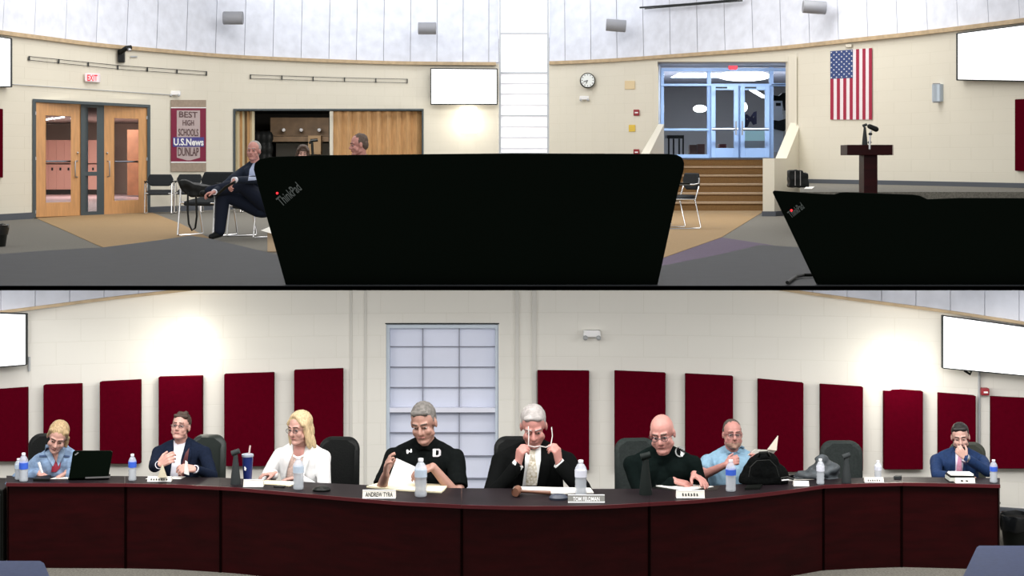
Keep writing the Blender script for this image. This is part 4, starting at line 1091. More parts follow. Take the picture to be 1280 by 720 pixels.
sheets([(62, 599), (80, 595.2), (104, 596.2), (92, 598.8)], 'white papers beside the open laptop and the denim sleeve', paper, .004)
sheets([(182, 599), (190, 596), (232, 596.2), (226, 599)], 'white papers behind the nameplate of the navy-jacketed man', paper, .004)
t = thing('padfolio', 'black padfolio under the writing hand of the woman in denim', 'padfolio', DP(54, 600))
m = MB(); m.prism([DP(x, y) + V((0, 0, .001)) for x, y in [(41, 601.3), (47, 596.5), (64, 597), (62, 601.5)]], (0, 0, .02)); m.build('cover', blk, t, bevel=.004)
def puck(x, y, w, h, label, name, cat, m0):
    s = (y - H0) / -ZD; b = DP(x, y)
    m = MB(); m.lathe([(w / s * .95, 0), (w / s, h / s * .35), (w / s * .7, h / s * .85), (.001, h / s)], b, 24, sy=.75)
    return tag(m.build(name, m0, smooth=True), label, cat)
puck(402, 613.5, 11.5, 6, 'black rounded mouse on the desk between white blazer and black polo', 'computer_mouse', 'mouse', blk)
puck(698, 624, 12, 7, 'slate rounded speaker puck between gavel and grey nameplate', 'speaker_puck', 'speaker', mat('slate', (.035, .045, .07), .45))
m = MB(); m.prism([DP(x, y) for x, y in [(342, 609.2), (346, 607.8), (357, 608.2), (355, 609.8)]], (0, 0, .008)); tag(m.build('phone', blk), 'black phone lying flat behind the blank-looking nameplate', 'phone')
m = MB(); m.prism([DP(x, y) + V((0, 0, .001)) for x, y in [(931, 612.8), (934, 608.8), (953, 608.2), (950, 612)]], (0, 0, .018)); tag(m.build('phone', blk), 'black phone lying before the black backpack', 'phone')
# gavel
t = thing('gavel', 'wooden gavel lying across the white papers', 'gavel', DP(646, 620))
brown = mat('gavel_wood', (.17, .075, .045), .4)
c = DP(646, 620) + V((0, 0, .04)); 
m = MB(); m.tube([c + V((-.012, -.055, 0)), c + V((-.008, -.05, 0)), c + V((.008, .05, 0)), c + V((.012, .055, 0))], [.034, .036, .036, .034], 18); m.build('gavel_head', brown, t, smooth=True)
m = MB(); m.tube([c + V((.01, 0, 0)), c + V((.12, .01, -.008)), c + V((.27, .02, -.02))], [.012, .013, .018], 10); m.build('handle', brown, t, smooth=True)
# laptop of the woman in denim
t = thing('laptop', 'open black laptop beside the woman in denim, lid back facing the room', 'laptop', DP(113, 599.5))
s = 150.0
m = MB(); m.prism([P(85.5, 598.5, s), P(135, 596.5, s), P(140.5, 565, s * .999), P(138, 563.5, s * .999), P(93, 563.5, s * .999), P(91, 565, s * .999)], (0, .02, 0)); m.build('lid', lapb, t, bevel=.004)
m = MB(); m.prism([DP(x, y) + V((0, 0, .003)) for x, y in [(85, 600.5), (136, 599.5), (138, 595.5), (92, 596)]], (0, 0, .018)); m.build('keyboard_base', lapb, t, bevel=.004)
m = MB(); m.prism([P(x, y, s * 1.003) for x, y in [(107, 596.2), (138, 595), (138, 597), (107, 598)]], (0, -.01, 0)); m.build('rear_edge', steel, t)
m = MB(); text_quad(m, 'ThinkPad', P(94, 569.5, s * 1.0015), (.8, 0, .6), (-.6, 0, .8), 5.5 / s, 1.6 / s, bold=.02); m.build('logo', greyp, t)
# backpack and jacket
m = MB(); s = 151.0
for x, y, r in ((953, 600, (.18, .10, .10)), (953, 590, (.17, .10, .12)), (956, 578, (.12, .09, .09)), (938, 600, (.10, .09, .10)), (970, 597, (.11, .09, .12)), (962, 573, (.06, .06, .05)), (948, 582, (.10, .09, .09))): m.ell(P(x, y, s), r)
base = DP(955, 611)
me = remesh(m, .012, 2)
t = thing('backpack', 'black backpack on the desk in front of the man in light blue', 'bag', V((base.x, base.y + .08, ZD)))
for v in me.vertices: v.co.z = max(v.co.z, ZD + .002)
me.transform(WM[t.name].inverted()); bp_o = link_mesh(me, 'bag_body', mat('backpack_black', (.0035, .004, .004), .9, noise=.3, nscale=40, bump=.4, spec=.05), t)
m = MB(); m.tube([P(948, 571, 152), P(950, 566, 152.3), P(959, 565.5, 152.3), P(962, 570, 152)], .012, 8); m.build('handle', blk, t)
m = MB(); m.tube([P(936, 596, 153.2), P(938, 584, 153), P(946, 576, 152.8), P(962, 575, 152.8), P(970, 583, 153), P(974, 596, 153.2)], .004, 6); m.build('zip', blk, t)
m = MB(); m.tube([P(976, 598, 152.5), P(984, 596.5, 152.5), P(992, 599, 152.5)], .01, 6); m.build('strap', blk, t)
m = MB(); m.tube([P(977, 600.5, 153), P(986, 599.7, 153)], .006, 6); m.build('buckle', white, t)
m = MB(); s = 148.5
for x, y, r in ((1000, 601, (.14, .1, .035)), (1013, 597, (.14, .1, .05)), (1026, 591, (.12, .1, .08)), (1036, 588, (.09, .09, .09)), (1022, 600, (.16, .1, .05)), (1040, 598, (.06, .08, .05)), (1030, 579, (.05, .06, .045)), (988, 602.5, (.08, .08, .02))): m.ell(P(x, y, s), r)
me = remesh(m, .012, 2)
random.seed(3)
displace(me, lambda q: (NZ.noise(q * 16) * .03 - abs(NZ.noise(q * 8 + V((9, 3, 1)))) * .05 + abs(NZ.noise(q * 5)) * .05))
for v in me.vertices: v.co.z = max(v.co.z, ZD + .002)
fold = mat('unused', (.1, .1, .1)) if False else None
t = thing('jacket', 'crumpled grey jacket heaped on the desk beside the empty chair', 'jacket', V((P(1015, 600, s).x, F / s, ZD)))
me.transform(WM[t.name].inverted()); link_mesh(me, 'cloth', mat('grey_jacket', (.045, .055, .063), .6, noise=.45, nscale=12, bump=.8), t)
# books in front of the blue suit
t = thing('book', 'thick white-edged book at the bottom of the small stack by the pink tie', 'book', DP(1203, 603))
sB = (602.5 - H0) / -ZD
m = MB(); m.prism([P(1187, 601.5, sB), P(1219, 602.5, sB), P(1219, 597.8, sB), P(1187, 597.3, sB)], (0, .14, 0)); m.build('pages', mat('book_pages', (.62, .64, .58), .7), t)
m = MB(); m.prism([P(1186, 602.5, sB), P(1220, 603, sB), P(1220, 602.3, sB), P(1186, 601.7, sB)], (0, .15, 0)); m.build('cover', mahtop, t)
t = thing('book', 'thin black binder on top of the small stack by the pink tie', 'book', P(1203, 597, sB))
m = MB(); m.prism([P(1187.5, 596.6, sB), P(1218.5, 597.2, sB), P(1218.5, 595, sB), P(1187.5, 594.5, sB)], (0, .14, 0)); m.build('cover', blk, t)
m = MB(); m.prism([P(1189, 594.2, sB), P(1217, 594.6, sB), P(1217, 592.8, sB - .5), P(1190, 592.4, sB - .5)], (0, .12, 0)); m.build('page_block', paper, t)
nameplate(1194.5, 1219, 598.3, 603.8, '#2', 'nameplate leaning on the book stack by the pink tie', fit=.5, dark=greyp)
m = MB(); m.prism([DP(x, y) for x, y in [(1117, 598.5), (1119, 597.2), (1127, 597.2), (1126, 598.6)]], (0, 0, .02)); tag(m.build('phone', dgrey), 'small dark device on the desk corner between the two end sections', 'phone')

# ---- office chairs behind the desks
def office_chair(x, ytop, s, w, label, rz=0.0, hpx=None, m0=None):
    m0 = m0 or blk2
    Zt = (H0 - ytop) / s; k = (Zt - ZPIT) / 1.12; wl = w / s / k / 2
    t = thing('office_chair', label, 'chair', V(((x - 640) / s, F / s, ZPIT)), rz, k, group='black padded office chairs behind the council desks')
    m = MB()
    pts = rr(-wl, .52, wl, 1.12, .10, 7)
    m.prism([(px, .20 + .05 * (z - .5) - .05 * (px / wl) ** 2, z) for px, z in pts], (0, .09, 0)); m.build('backrest', m0, t, local=True, smooth=True, bevel=.035)
    m = MB(); m.prism([(px, .185 + .05 * (z - .5), z) for px, z in rr(-wl * .82, .83, wl * .82, 1.06, .08, 5)], (0, .05, 0)); m.build('head_cushion', m0, t, local=True, smooth=True, bevel=.02)
    m = MB(); m.prism([(px, .175 + .05 * (z - .5), z) for px, z in rr(-wl * .85, .56, wl * .85, .80, .08, 5)], (0, .05, 0)); m.build('lumbar_cushion', m0, t, local=True, smooth=True, bevel=.02)
    m = MB(); m.prism([(px, py, .40) for px, py in rr(-wl, -.27, wl, .24, .1, 5)], (0, 0, .1)); m.build('seat', m0, t, local=True, smooth=True, bevel=.03)
    for sx in (-1, 1):
        m = MB(); m.tube([(sx * wl * .98, .15, .44), (sx * (wl + .04), .1, .62), (sx * (wl + .04), -.18, .63), (sx * wl * .98, -.12, .44)], .022, 8); m.build('armrest', blk, t, local=True, smooth=True)
    m = MB(); m.tube([(0, 0, .4), (0, 0, .1)], .03, 10); m.build('column', blk, t, local=True)
    for i in range(5):
        a = i * 2 * PI / 5 + .3; m = MB(); m.tube([(0, 0, .12), (math.cos(a) * .3, math.sin(a) * .3, .07)], [.03, .02], 8); m.ell((math.cos(a) * .3, math.sin(a) * .3, .035), (.03, .03, .034), 10); m.build('leg', blk, t, local=True)
    return t
office_chair(1058, 557.5, 144.5, 54, 'empty charcoal office chair between the grey jacket and the bearded man', m0=mat('chair_charcoal', (.024, .030, .029), .7, noise=.2, nscale=60, spec=.15))
office_chair(417, 552.5, 143, 52, 'black leather office chair behind the woman in the white blazer', -.12)
office_chair(250, 549.5, 141, 46, 'dark office chair behind the man in the navy jacket', -.15, m0=mat('chair_green_black', (.018, .025, .022), .5))
office_chair(54, 548, 139.5, 48, 'dark office chair rising behind the denim jacket', .1)
office_chair(642, 552, 143, 50, 'black office chair mostly hidden by the man holding his glasses')
office_chair(800, 554, 142.5, 54, 'charcoal office chair behind the bald man', .1, m0=MATS['chair_charcoal'])
office_chair(1214, 558.5, 139.5, 46, 'dark olive office chair behind the man in the blue suit', -.1, m0=mat('chair_olive', (.028, .032, .022), .6))
office_chair(905, 575, 139.5, 46, 'dark office chair hidden behind the man in light blue', 0)
# ============================================================ PEOPLE
def skin_mat(name, col): return mat(name, col, .5, noise=.06, nscale=30)
def frame3(d, n):
    d = V(d).normalized(); n = V(n); n = (n - d * n.dot(d)).normalized(); return d, n, d.cross(n)
def hand(mb, w, d, n, thumb, curl=.35, spread=.10, sc=1.0, thumb_in=.4):
    """palm, five bent fingers; d along the hand, n the way the palm faces, thumb = +1/-1 side"""
    d, n, l = frame3(d, n); l = l * thumb; w = V(w)
    k = sc
    offs = [.030, .010, -.011, -.030]; lens = [.070, .078, .072, .056]; 
    for i, (o, L) in enumerate(zip(offs, lens)):
        kn = w + d * (.088 - abs(i - 1.2) * .005) * k + l * o * k
        mb.cap(w + d * .012 * k + l * o * .55 * k, kn, .0155 * k, .0125 * k, 8)
        sp = (1.2 - i) * spread
        dirv = (d + l * sp).normalized(); p = kn
        a = curl * (1 + .12 * i)
        ang = 0
        for seg, q in ((.46, 1.0), (.31, 1.3), (.23, .8)):
            ang += a * q
            dv = dirv * math.cos(ang) + n * math.sin(ang)
            e = p + dv * L * seg * k
            mb.cap(p, e, (.0098 - .0008 * (seg < .4)) * k, .0086 * k, 8); p = e
    b = w + d * .022 * k + l * .026 * k + n * .006 * k
    t1 = b + (d * .65 + l * .62 + n * thumb_in).normalized() * .045 * k
    t2 = t1 + (d * .85 + l * .22 + n * thumb_in * 1.2).normalized() * .034 * k
    mb.cap(w + d * .01 * k + l * .012 * k, b, .018 * k, .0165 * k, 8); mb.cap(b, t1, .0155 * k, .0115 * k, 8); mb.cap(t1, t2, .0112 * k, .0092 * k, 8)
def ik(S, T, a, b, pole):
    S, T = V(S), V(T); d = T - S; L = d.length
    if L > (a + b) * .985: k = L / ((a + b) * .985); a *= k; b *= k
    L = max(L, abs(a - b) + .01); u = d.normalized(); x = (a * a - b * b + L * L) / (2 * L)
    h = math.sqrt(max(0, a * a - x * x)); pole = V(pole); q = (pole - u * pole.dot(u)).normalized()
    return S + u * x + q * h
def ray_px(bvh, x, y):
    d = V(((x - 640) / F, 1, (H0 - y) / F)).normalized()
    return bvh.ray_cast(V((0, 0, 0)), d), d
def bvh_of(me, M):
    return BVHTree.FromPolygons([M @ v.co for v in me.vertices], [tuple(p.vertices) for p in me.polygons])
def patch(bvh, poly, name, m, parent, off=.006, step=2.0, th=None):
    """a cloth piece whose outline is given in pixels, laid onto the surface behind it"""
    xs = [p[0] for p in poly]; ys = [p[1] for p in poly]
    dense = []
    for (a, b) in zip(poly, poly[1:] + poly[:1]):
        n = max(1, int(math.hypot(b[0] - a[0], b[1] - a[1]) / step))
        dense += [(a[0] + (b[0] - a[0]) * i / n, a[1] + (b[1] - a[1]) * i / n) for i in range(n)]
    pts = list(dense); y = min(ys) + step / 2
    while y < max(ys):
        x = min(xs) + step / 2
        while x < max(xs):
            if inside((x, y), poly) and min((x - q[0]) ** 2 + (y - q[1]) ** 2 for q in dense) > (step * .45) ** 2: pts.append((x, y))
            x += step
        y += step
    res = delaunay_2d_cdt([V(p) for p in pts], [(i, (i + 1) % len(dense)) for i in range(len(dense))], [], 0, 1e-5)
    vs2, fs = res[0], res[2]
    vs = []; last = None; hits = []
    for p in vs2:
        (loc, nor, idx, dist), d = ray_px(bvh, p.x, p.y)
        hits.append((loc, d))
    dd = [(h[0].y) for h in hits if h[0] is not None]
    if not dd: return None
    dd.sort(); med = dd[len(dd) // 2]
    for (loc, d) in hits:
        if loc is None or loc.y > med + .28: loc = d * (med / d.y)
        vs.append(loc - d * off)
    fs2 = []
    for f in fs:
        c = sum((vs2[i] for i in f), V((0, 0))) / len(f)
        if inside((c.x, c.y), poly): fs2.append(tuple(f))
    n = len(vs); t = .004 if th is None else th
    back = [v + V((0, t, 0)) for v in vs]
    edges = {}
    for f in fs2:
        for i in range(len(f)):
            e = (f[i], f[(i + 1) % len(f)]); k = tuple(sorted(e)); edges.setdefault(k, []).append(e)
    mb = MB(); mb.v = vs + back
    mb.f = fs2 + [tuple(n + i for i in reversed(f)) for f in fs2] + [(e[0][0], n + e[0][0], n + e[0][1], e[0][1]) for k, e in edges.items() if len(e) == 1]
    mb.m = [0] * len(mb.f)
    o = mb.build(name, m, parent, smooth=True)
    return o

SH = .50
def person(label, hx, hy, s, kpx, hs=None, zf=0.0, lean=.12, side=0.0, yaw=0.0, head=(0, 0, 0), rhand=None, lhand=None, rpole=(-.35, .4, -1), lpole=(.35, .4, -1), rdir=(0, -1, 0), ldir=(0, -1, 0),
           rn=(0, 0, -1), ln=(0, 0, -1), rcurl=.35, lcurl=.35, top=None, topcol=None, sleeve='long', skin=None, hair=None, haircol=None, hy_=0, shw=.185, belly=1.0, glasses=False, beard=None, trousers=None,
           legs=None, pant=None, bulk=1.0, neck_len=0.0, cuff=None, jaw=1.0, group=None, vox=.0058, brow=None, scx=1.0, thumb_in=.4, hsc=1.0, shoes=True, rz=0.0, lip=None, feat=True, pk=1.0, fscale=1.0):
    if zf == 0.0: zf = ZPIT
    k = kpx / s
    # torso frame without the hip height
    R = Matrix.Rotation(yaw, 4, 'Z') @ Matrix.Rotation(side, 4, 'Y') @ Matrix.Rotation(lean, 4, 'X')
    nk = R @ V((0, .0, SH + .055 + neck_len))
    hd = (R @ V((0, -.02, SH + .10 + neck_len))) + V((0, -.015, .095))
    Hm = Matrix.Rotation(head[0], 4, 'Z') @ Matrix.Rotation(head[2], 4, 'Y') @ Matrix.Rotation(head[1], 4, 'X')
    # place: torso centre at depth F/s, head centre on its pixel
    Y0 = F / s
    yh = Y0 + hd.y * k
    Zh = (H0 - hy) * yh / F; Xh = (hx - 640) * yh / F
    hipz = (Zh - zf) / k - hd.z
    if legs is None: legs = 'desk'
    root = thing('person', label, 'person', V((Xh - hd.x * k, Y0, zf)), 0, k, group)
    M = WM[root.name]; inv = M.inverted()
    hip = V((0, 0, hipz)); T = Matrix.Translation(hip) @ R
    headc = hip + hd; HM = Matrix.Translation(headc) @ Hm @ Matrix.Scale(fscale, 4)
    print('PERSON', label[:30], 'hip %.2f k %.2f' % (hipz, k))
    def L(p):   # pixel, depth-scale -> local
        return inv @ P(*p)
    # arms
    Ss = {-1: T @ V((-shw, .0, SH - .035)), 1: T @ V((shw, .0, SH - .035))}
    arms = {}
    for sg, tgt, pole in ((-1, rhand, rpole), (1, lhand, lpole)):
        S = Ss[sg]
        W = L(tgt) if tgt is not None else hip + V((sg * .16, -.30, .16))
        E = ik(S, W, .29, .265, pole); arms[sg] = (S, E, W)
    # legs
    if legs == 'desk':
        kz = min(hipz, .46) + .03 if hipz > .3 else hipz
        LG = {sg: [hip + V((sg * .09, -.02, -.01)), V((sg * .11, -.40, max(.25, hipz + .02))), V((sg * .11, -.36, .09))] for sg in (-1, 1)}
        if hipz > .62:
            for sg in (-1, 1): LG[sg] = [hip + V((sg * .09, 0, 0)), V((sg * .11, -.34, hipz - .16)), V((sg * .11, -.32, .09))]
    else: LG = {sg: [hip + V((sg * .08, 0, 0))] + [V(q) for q in legs[sg]] for sg in (-1, 1)}
    def torso(mb, inf, dn=0.0):
        b = bulk
        mb.ell(T @ V((0, .0, .02)), (.17 * b + inf, .12 * b + inf, .12 + inf), 18, R.to_3x3())
        mb.ell(T @ V((0, -.012 * belly, .16)), (.155 * b * (1 + .5 * (belly - 1)) + inf, .115 * b * belly + inf, .17), 18, R.to_3x3())
        mb.ell(T @ V((0, .0, .33)), (.165 * b + inf, .118 * b + inf, .175 + inf), 18, R.to_3x3())
        for sg in (-1, 1): mb.cap(T @ V((0, .005, SH + .0)), T @ V((sg * (shw - .012), .005, SH - .038)), .062 + inf, .052 + inf, 14)
        for sg in (-1, 1):
            mb.cap(T @ V((sg * .02, .02, SH + .055)), T @ V((sg * (shw - .05), .01, SH - .012)), .045 + inf * .7, .046 + inf * .8, 12)
            mb.cap(T @ V((sg * .08, -.03, SH - .06)), T @ V((sg * .07, -.04, .34)), .075 * b + inf, .07 * b + inf, 12)
    body = MB()
    torso(body, -.012)
    body.cap(T @ V((0, .015, SH - .02)), headc + Hm.to_3x3() @ V((0, .02, -.05)), .062, .054, 14)
    for sg in (-1, 1):
        S, E, W = arms[sg]
        body.cap(S, E, .047 * (1 + (bulk - 1) * .6), .039, 12); body.cap(E, W, .040 * (1 + (bulk - 1) * .5), .026, 12)
        d = rdir if sg < 0 else ldir; n = rn if sg < 0 else ln; c = rcurl if sg < 0 else lcurl
        hand(body, W, d, n, -sg if False else (1 if sg < 0 else -1), c, sc=hsc, thumb_in=thumb_in)
        a = LG[sg]
        body.cap(a[0], a[1], .075, .052, 12); body.cap(a[1], a[2], .052, .036, 12)
        foot = a[3] if len(a) > 3 else a[2] + V((0, -.17, -.05)); body.cap(a[2] + V((0, .02, -.03)), foot, .035, .028, 10)
    # head
    h3 = (Hm.to_3x3() * fscale)
    def hp(x, y, z): return HM @ V((x, y, z))
    f = fscale
    body.ell(hp(0, .012, .034), (.0755 * f, .095 * f, .088 * f), 24, Hm.to_3x3())
    body.ell(hp(0, -.026, -.048), (.059 * f * jaw, .064 * f, .064 * f), 20, Hm.to_3x3())
    body.ell(hp(0, -.074, -.098), (.024 * f * jaw, .02 * f, .018 * f), 12, Hm.to_3x3())
    body.cap(hp(0, -.082, .008), hp(0, -.103, -.030), .009 * f, .0135 * f, 10)
    for sg in (-1, 1):
        body.cap(hp(sg * .014, -.081, .023), hp(sg * .042, -.070, .024), .011 * f, .010 * f, 8)
        body.ell(hp(sg * .037, -.057, -.030), (.026 * f,) * 3, 12); body.ell(hp(sg * .042 * jaw, -.036, -.052), (.027 * f,) * 3, 12)
        body.ell(hp(sg * .011, -.094, -.034), (.009 * f,) * 3, 8)
        body.ell(hp(sg * .077, .008, -.006), (.010 * f, .019 * f, .031 * f), 12, Hm.to_3x3())
        body.cap(hp(sg * .045 * jaw, .0, -.07), hp(sg * .02 * jaw, -.06, -.095), .02 * f, .018 * f, 8)
    me = remesh(body, vox, 2, .5); me_b = link_mesh(me, 'body', skin, root)
    # face
    if feat:
        for sg in (-1, 1):
            m = MB(); m.ell(hp(sg * .031, -.0725, .001), (.0135 * f, .010 * f, .0075 * f), 12, Hm.to_3x3()); e = m.build('eye', mat('eye_white', (.42, .36, .34), .3), root, local=True, smooth=True)
            m = MB(); m.ell(hp(sg * .031, -.0805, .0), (.0062 * f, .003 * f, .0060 * f), 10, Hm.to_3x3()); q = m.build('iris', mat('iris_dark', (.03, .02, .015), .2), e, local=True); 
            m = MB(); m.cap(hp(sg * .017, -.0835, .0095), hp(sg * .045, -.074, .008), .0042 * f, .0035 * f, 8); m.build('eyelid', skin, root, local=True, smooth=True)
            m = MB(); m.cap(hp(sg * .014, -.0925, .026), hp(sg * .046, -.079, .028), .0042 * f, .003 * f, 8); m.build('eyebrow', brow or haircol or skin, root, local=True, smooth=True)
        m = MB(); m.cap(hp(-.017, -.0865, -.0615), hp(.017, -.0865, -.0615), .0058 * f, .0058 * f, 8); m.ell(hp(0, -.089, -.0615), (.015 * f, .006 * f, .0065 * f), 10, Hm.to_3x3()); m.build('lips', lip or mat('lip', (.34, .14, .12), .5), root, local=True, smooth=True)
    # hair
    if hair:
        m = MB(); r3 = Hm.to_3x3()
        if hair == 'short' or hair == 'buzz' or hair == 'sidepart' or hair == 'receding':
            th = .0 if hair != 'buzz' else -.004
            yy = .022 if hair != 'receding' else .034
            m.ell(hp(0, yy, .049), ((.0785 + th) * f, (.093 + th) * f, (.084 + th) * f), 24, r3)
            m.ell(hp(0, .055, .0), (.068 * f, .056 * f, .072 * f), 18, r3)
            for sg in (-1, 1): m.ell(hp(sg * .066, .026, .022), (.012 * f, .036 * f, .042 * f), 12, r3); m.cap(hp(sg * .069, -.008, .045), hp(sg * .0715, -.008, .012), .008 * f, .005 * f, 8)
            if hair == 'sidepart':
                m.cap(hp(-.045, -.055, .088), hp(.050, -.052, .085), .017 * f, .019 * f, 10); m.cap(hp(-.02, -.04, .11), hp(.03, .0, .12), .018 * f, .02 * f, 10)
            if hair == 'short': m.cap(hp(-.04, -.055, .088), hp(.042, -.055, .088), .018 * f, .018 * f, 10)
        elif hair == 'long':
            m.ell(hp(0, .024, .050), (.086 * f, .097 * f, .088 * f), 24, r3); m.ell(hp(0, .06, -.03), (.085 * f, .06 * f, .11 * f), 18, r3)
            for sg in (-1, 1):
                m.cap(hp(sg * .070, -.012, .045), hp(sg * .080, -.005, -.06), .024 * f, .027 * f, 12); m.cap(hp(sg * .080, -.005, -.06), hp(sg * .085, -.0, -.135), .028 * f, .02 * f, 12)
                m.cap(hp(sg * .012, -.05, .108), hp(sg * .070, -.040, .04), .018 * f, .018 * f, 10)
            m.cap(hp(.05, .05, -.08), hp(.09, .05, -.14), .04 * f, .02 * f, 10)
        elif hair == 'tied':
            m.ell(hp(0, .020, .050), (.081 * f, .095 * f, .082 * f), 24, r3); m.ell(hp(0, .06, .0), (.07 * f, .055 * f, .075 * f), 18, r3)
            for sg in (-1, 1): m.cap(hp(sg * .06, -.035, .075), hp(sg * .076, -.008, .0), .02 * f, .012 * f, 10)
            m.cap(hp(.075, .01, .0), hp(.082, .0, -.07), .022 * f, .014 * f, 10); m.cap(hp(0, .09, .03), hp(.01, .11, -.10), .03 * f, .022 * f, 10)
        elif hair == 'bob':
            m.ell(hp(0, .018, .046), (.09 * f, .103 * f, .092 * f), 24, r3); m.ell(hp(0, .055, -.03), (.09 * f, .065 * f, .09 * f), 18, r3)
            for sg in (-1, 1): m.cap(hp(sg * .066, -.03, .05), hp(sg * .08, -.02, -.07), .026 * f, .03 * f, 12); m.cap(hp(sg * .012, -.066, .1), hp(sg * .062, -.05, .05), .022 * f, .02 * f, 10)
        me = remesh(m, .0055, 2); 
        displace(me, lambda q: NZ.noise(V((q.x * 60, q.y * 60, q.z * 25))) * .0035)
        link_mesh(me, 'hair', haircol, root)
    if beard:
        m = MB(); r3 = Hm.to_3x3()
        m.ell(hp(0, -.028, -.078), (.0565 * f * jaw, .064 * f, .042 * f), 20, r3); m.ell(hp(0, -.078, -.100), (.027 * f, .022 * f, .02 * f), 12, r3)
        for sg in (-1, 1): m.cap(hp(sg * .062, -.01, -.02), hp(sg * .05, -.04, -.07), .014 * f, .018 * f, 8); m.cap(hp(sg * .004, -.093, -.049), hp(sg * .026, -.083, -.062), .005 * f, .005 * f, 8)
        link_mesh(remesh(m, .0055, 2), 'beard', beard, root)
    if glasses:
        g = mat('glasses_frame', (.03, .03, .035), .3); m = MB()
        for sg in (-1, 1):
            pts = [hp(sg * .033 + .023 * math.cos(a), -.099 + .006 * abs(math.cos(a)), -.002 + .016 * math.sin(a)) for a in [i * 2 * PI / 16 for i in range(17)]]
            m.tube(pts, .0014 * f, 6); m.tube([hp(sg * .056, -.094, .004), hp(sg * .077, -.06, .004), hp(sg * .081, .0, .004)], .0014 * f, 6)
        m.tube([hp(-.01, -.1, .002), hp(.01, -.1, .002)], .002 * f, 6); go = m.build('glasses', g, root, local=True, smooth=True)
        m = MB()
        for sg in (-1, 1): m.lathe([(.0225, 0), (.0225, .0008)], hp(sg * .033, -.0985, -.002), 16, Hm.to_3x3() @ Matrix.Rotation(PI / 2, 3, 'X'), sy=.7)
        m.build('lens', mat('lens_glass', (.10, .10, .11), .3, alpha=.14, spec=.1), go, local=True)
    # clothes
    out = {'root': root, 'M': M, 'T': T, 'hp': hp, 'arms': arms, 'L': L}
    if top:
        m = MB(); inf = {'jacket': .014, 'shirt': .004, 'polo': .006, 'loose': .012}[top]
        torso(m, inf)
        for sg in (-1, 1):
            S, E, W = arms[sg]
            if sleeve == 'long':
                a, b = (.060, .050) if top in ('jacket', 'loose') else (.054, .045)
                m.cap(S, E, a * (1 + (bulk - 1) * .5), b, 14); m.cap(E, E + (W - E) * .93, b, b * .80, 14)
            else:
                m.cap(S, S + (E - S) * .52, .056 * (1 + (bulk - 1) * .6), .056 * (1 + (bulk - 1) * .6), 14); q = S + (E - S) * .52; q2 = S + (E - S) * .74
                m.tube([q, q2], [.060 * (1 + (bulk - 1) * .5), .060 * (1 + (bulk - 1) * .5)], 14)
        # collar band
        c0 = T @ V((0, .018, SH + .045)); ax = (headc - c0)
        ring = [c0 + R.to_3x3() @ V((math.cos(a) * .066, math.sin(a) * .062, .012 + .016 * math.sin(a))) for a in [i * 2 * PI / 20 for i in range(21)]]
        if top in ('polo', 'jacket', 'shirt', 'loose'): m.tube(ring, .016 if top != 'shirt' else .013, 8)
        me = remesh(m, .0075, 3, .5)
        displace(me, lambda q: NZ.noise(V((q.x * 9, q.y * 9, q.z * 7)) + V((hx, 0, 0))) * .007 + NZ.noise(V((q.x * 28, q.y * 28, q.z * 18))) * .0025)
        o = link_mesh(me, {'jacket': 'jacket', 'shirt': 'shirt', 'polo': 'polo_shirt', 'loose': 'top'}[top], topcol, root)
        out['top'] = o; out['bvh'] = bvh_of(me, M)
    if cuff:
        for sg in (-1, 1):
            S, E, W = arms[sg]; m = MB(); a = E + (W - E) * .86; b = E + (W - E) * 1.03; m.tube([a, b], [.036, .036], 14); m.build('shirt_cuff', cuff, root, local=True, smooth=True)
    m = MB(); pm = pant or mat('dark_trousers', (.012, .014, .022), .8, noise=.1)
    m.ell(T @ V((0, .01, .0)), (.18 * bulk, .13 * bulk, .12), 16, R.to_3x3())
    for sg in (-1, 1):
        a = LG[sg]; m.cap(a[0], a[1], .088 * pk, .068 * pk, 14); m.cap(a[1], a[2], .066 * pk, .052 * pk, 14)
    link_mesh(remesh(m, .011, 3), 'trousers', pm, root)
    if shoes:
        for sg in (-1, 1):
            a = LG[sg]; m = MB(); an = a[2]; foot = a[3] if len(a) > 3 else an + V((0, -.18, -.055)); m.cap(an + V((0, .03, -.04)), foot, .043, .036, 12)
            m.cap(an + V((0, .02, .01)), an + V((0, .03, -.04)), .045, .043, 12)
            link_mesh(remesh(m, .009, 2), 'shoe', blk2, root)
    return out
def jacket_front(p, shirt_poly, shirt_m, lap_l=None, lap_r=None, lap_m=None, tie=None, tie_m=None):
    b = p['bvh']; r = p['root']
    if shirt_poly: patch(b, shirt_poly, 'shirt', shirt_m, r, .006)
    for lp in (lap_l, lap_r):
        if lp: patch(b, lp, 'lapel', lap_m, r, .014, th=.010)
    if tie: patch(b, tie, 'tie', tie_m, r, .016, th=.010)

sk1 = skin_mat('skin_fair', (.56, .31, .255)); sk2 = skin_mat('skin_rosy', (.50, .235, .20)); sk3 = skin_mat('skin_tan', (.37, .20, .155)); sk4 = skin_mat('skin_light', (.57, .34, .28)); sk5 = skin_mat('skin_ruddy', (.46, .21, .18))
h_blond = mat('hair_blond', (.56, .42, .24), .6, noise=.35, nscale=40, stretch=(3, 3, .5)); h_ash = mat('hair_ash_blond', (.36, .25, .13), .6, noise=.4, nscale=40, stretch=(3, 3, .5)); h_brown = mat('hair_brown', (.045, .025, .016), .6, noise=.4, nscale=40)
h_grey = mat('hair_grey', (.13, .12, .11), .7, noise=.35, nscale=50); h_white = mat('hair_white', (.30, .28, .27), .7, noise=.2, nscale=50); h_black = mat('hair_black', (.008, .006, .005), .5, noise=.3, nscale=40)
h_dkgrey = mat('hair_dark_grey', (.075, .06, .05), .7, noise=.3, nscale=50)
shirt_w = mat('shirt_white', (.72, .72, .80), .7); shirt_c = mat('shirt_cream_white', (.72, .74, .74), .7)
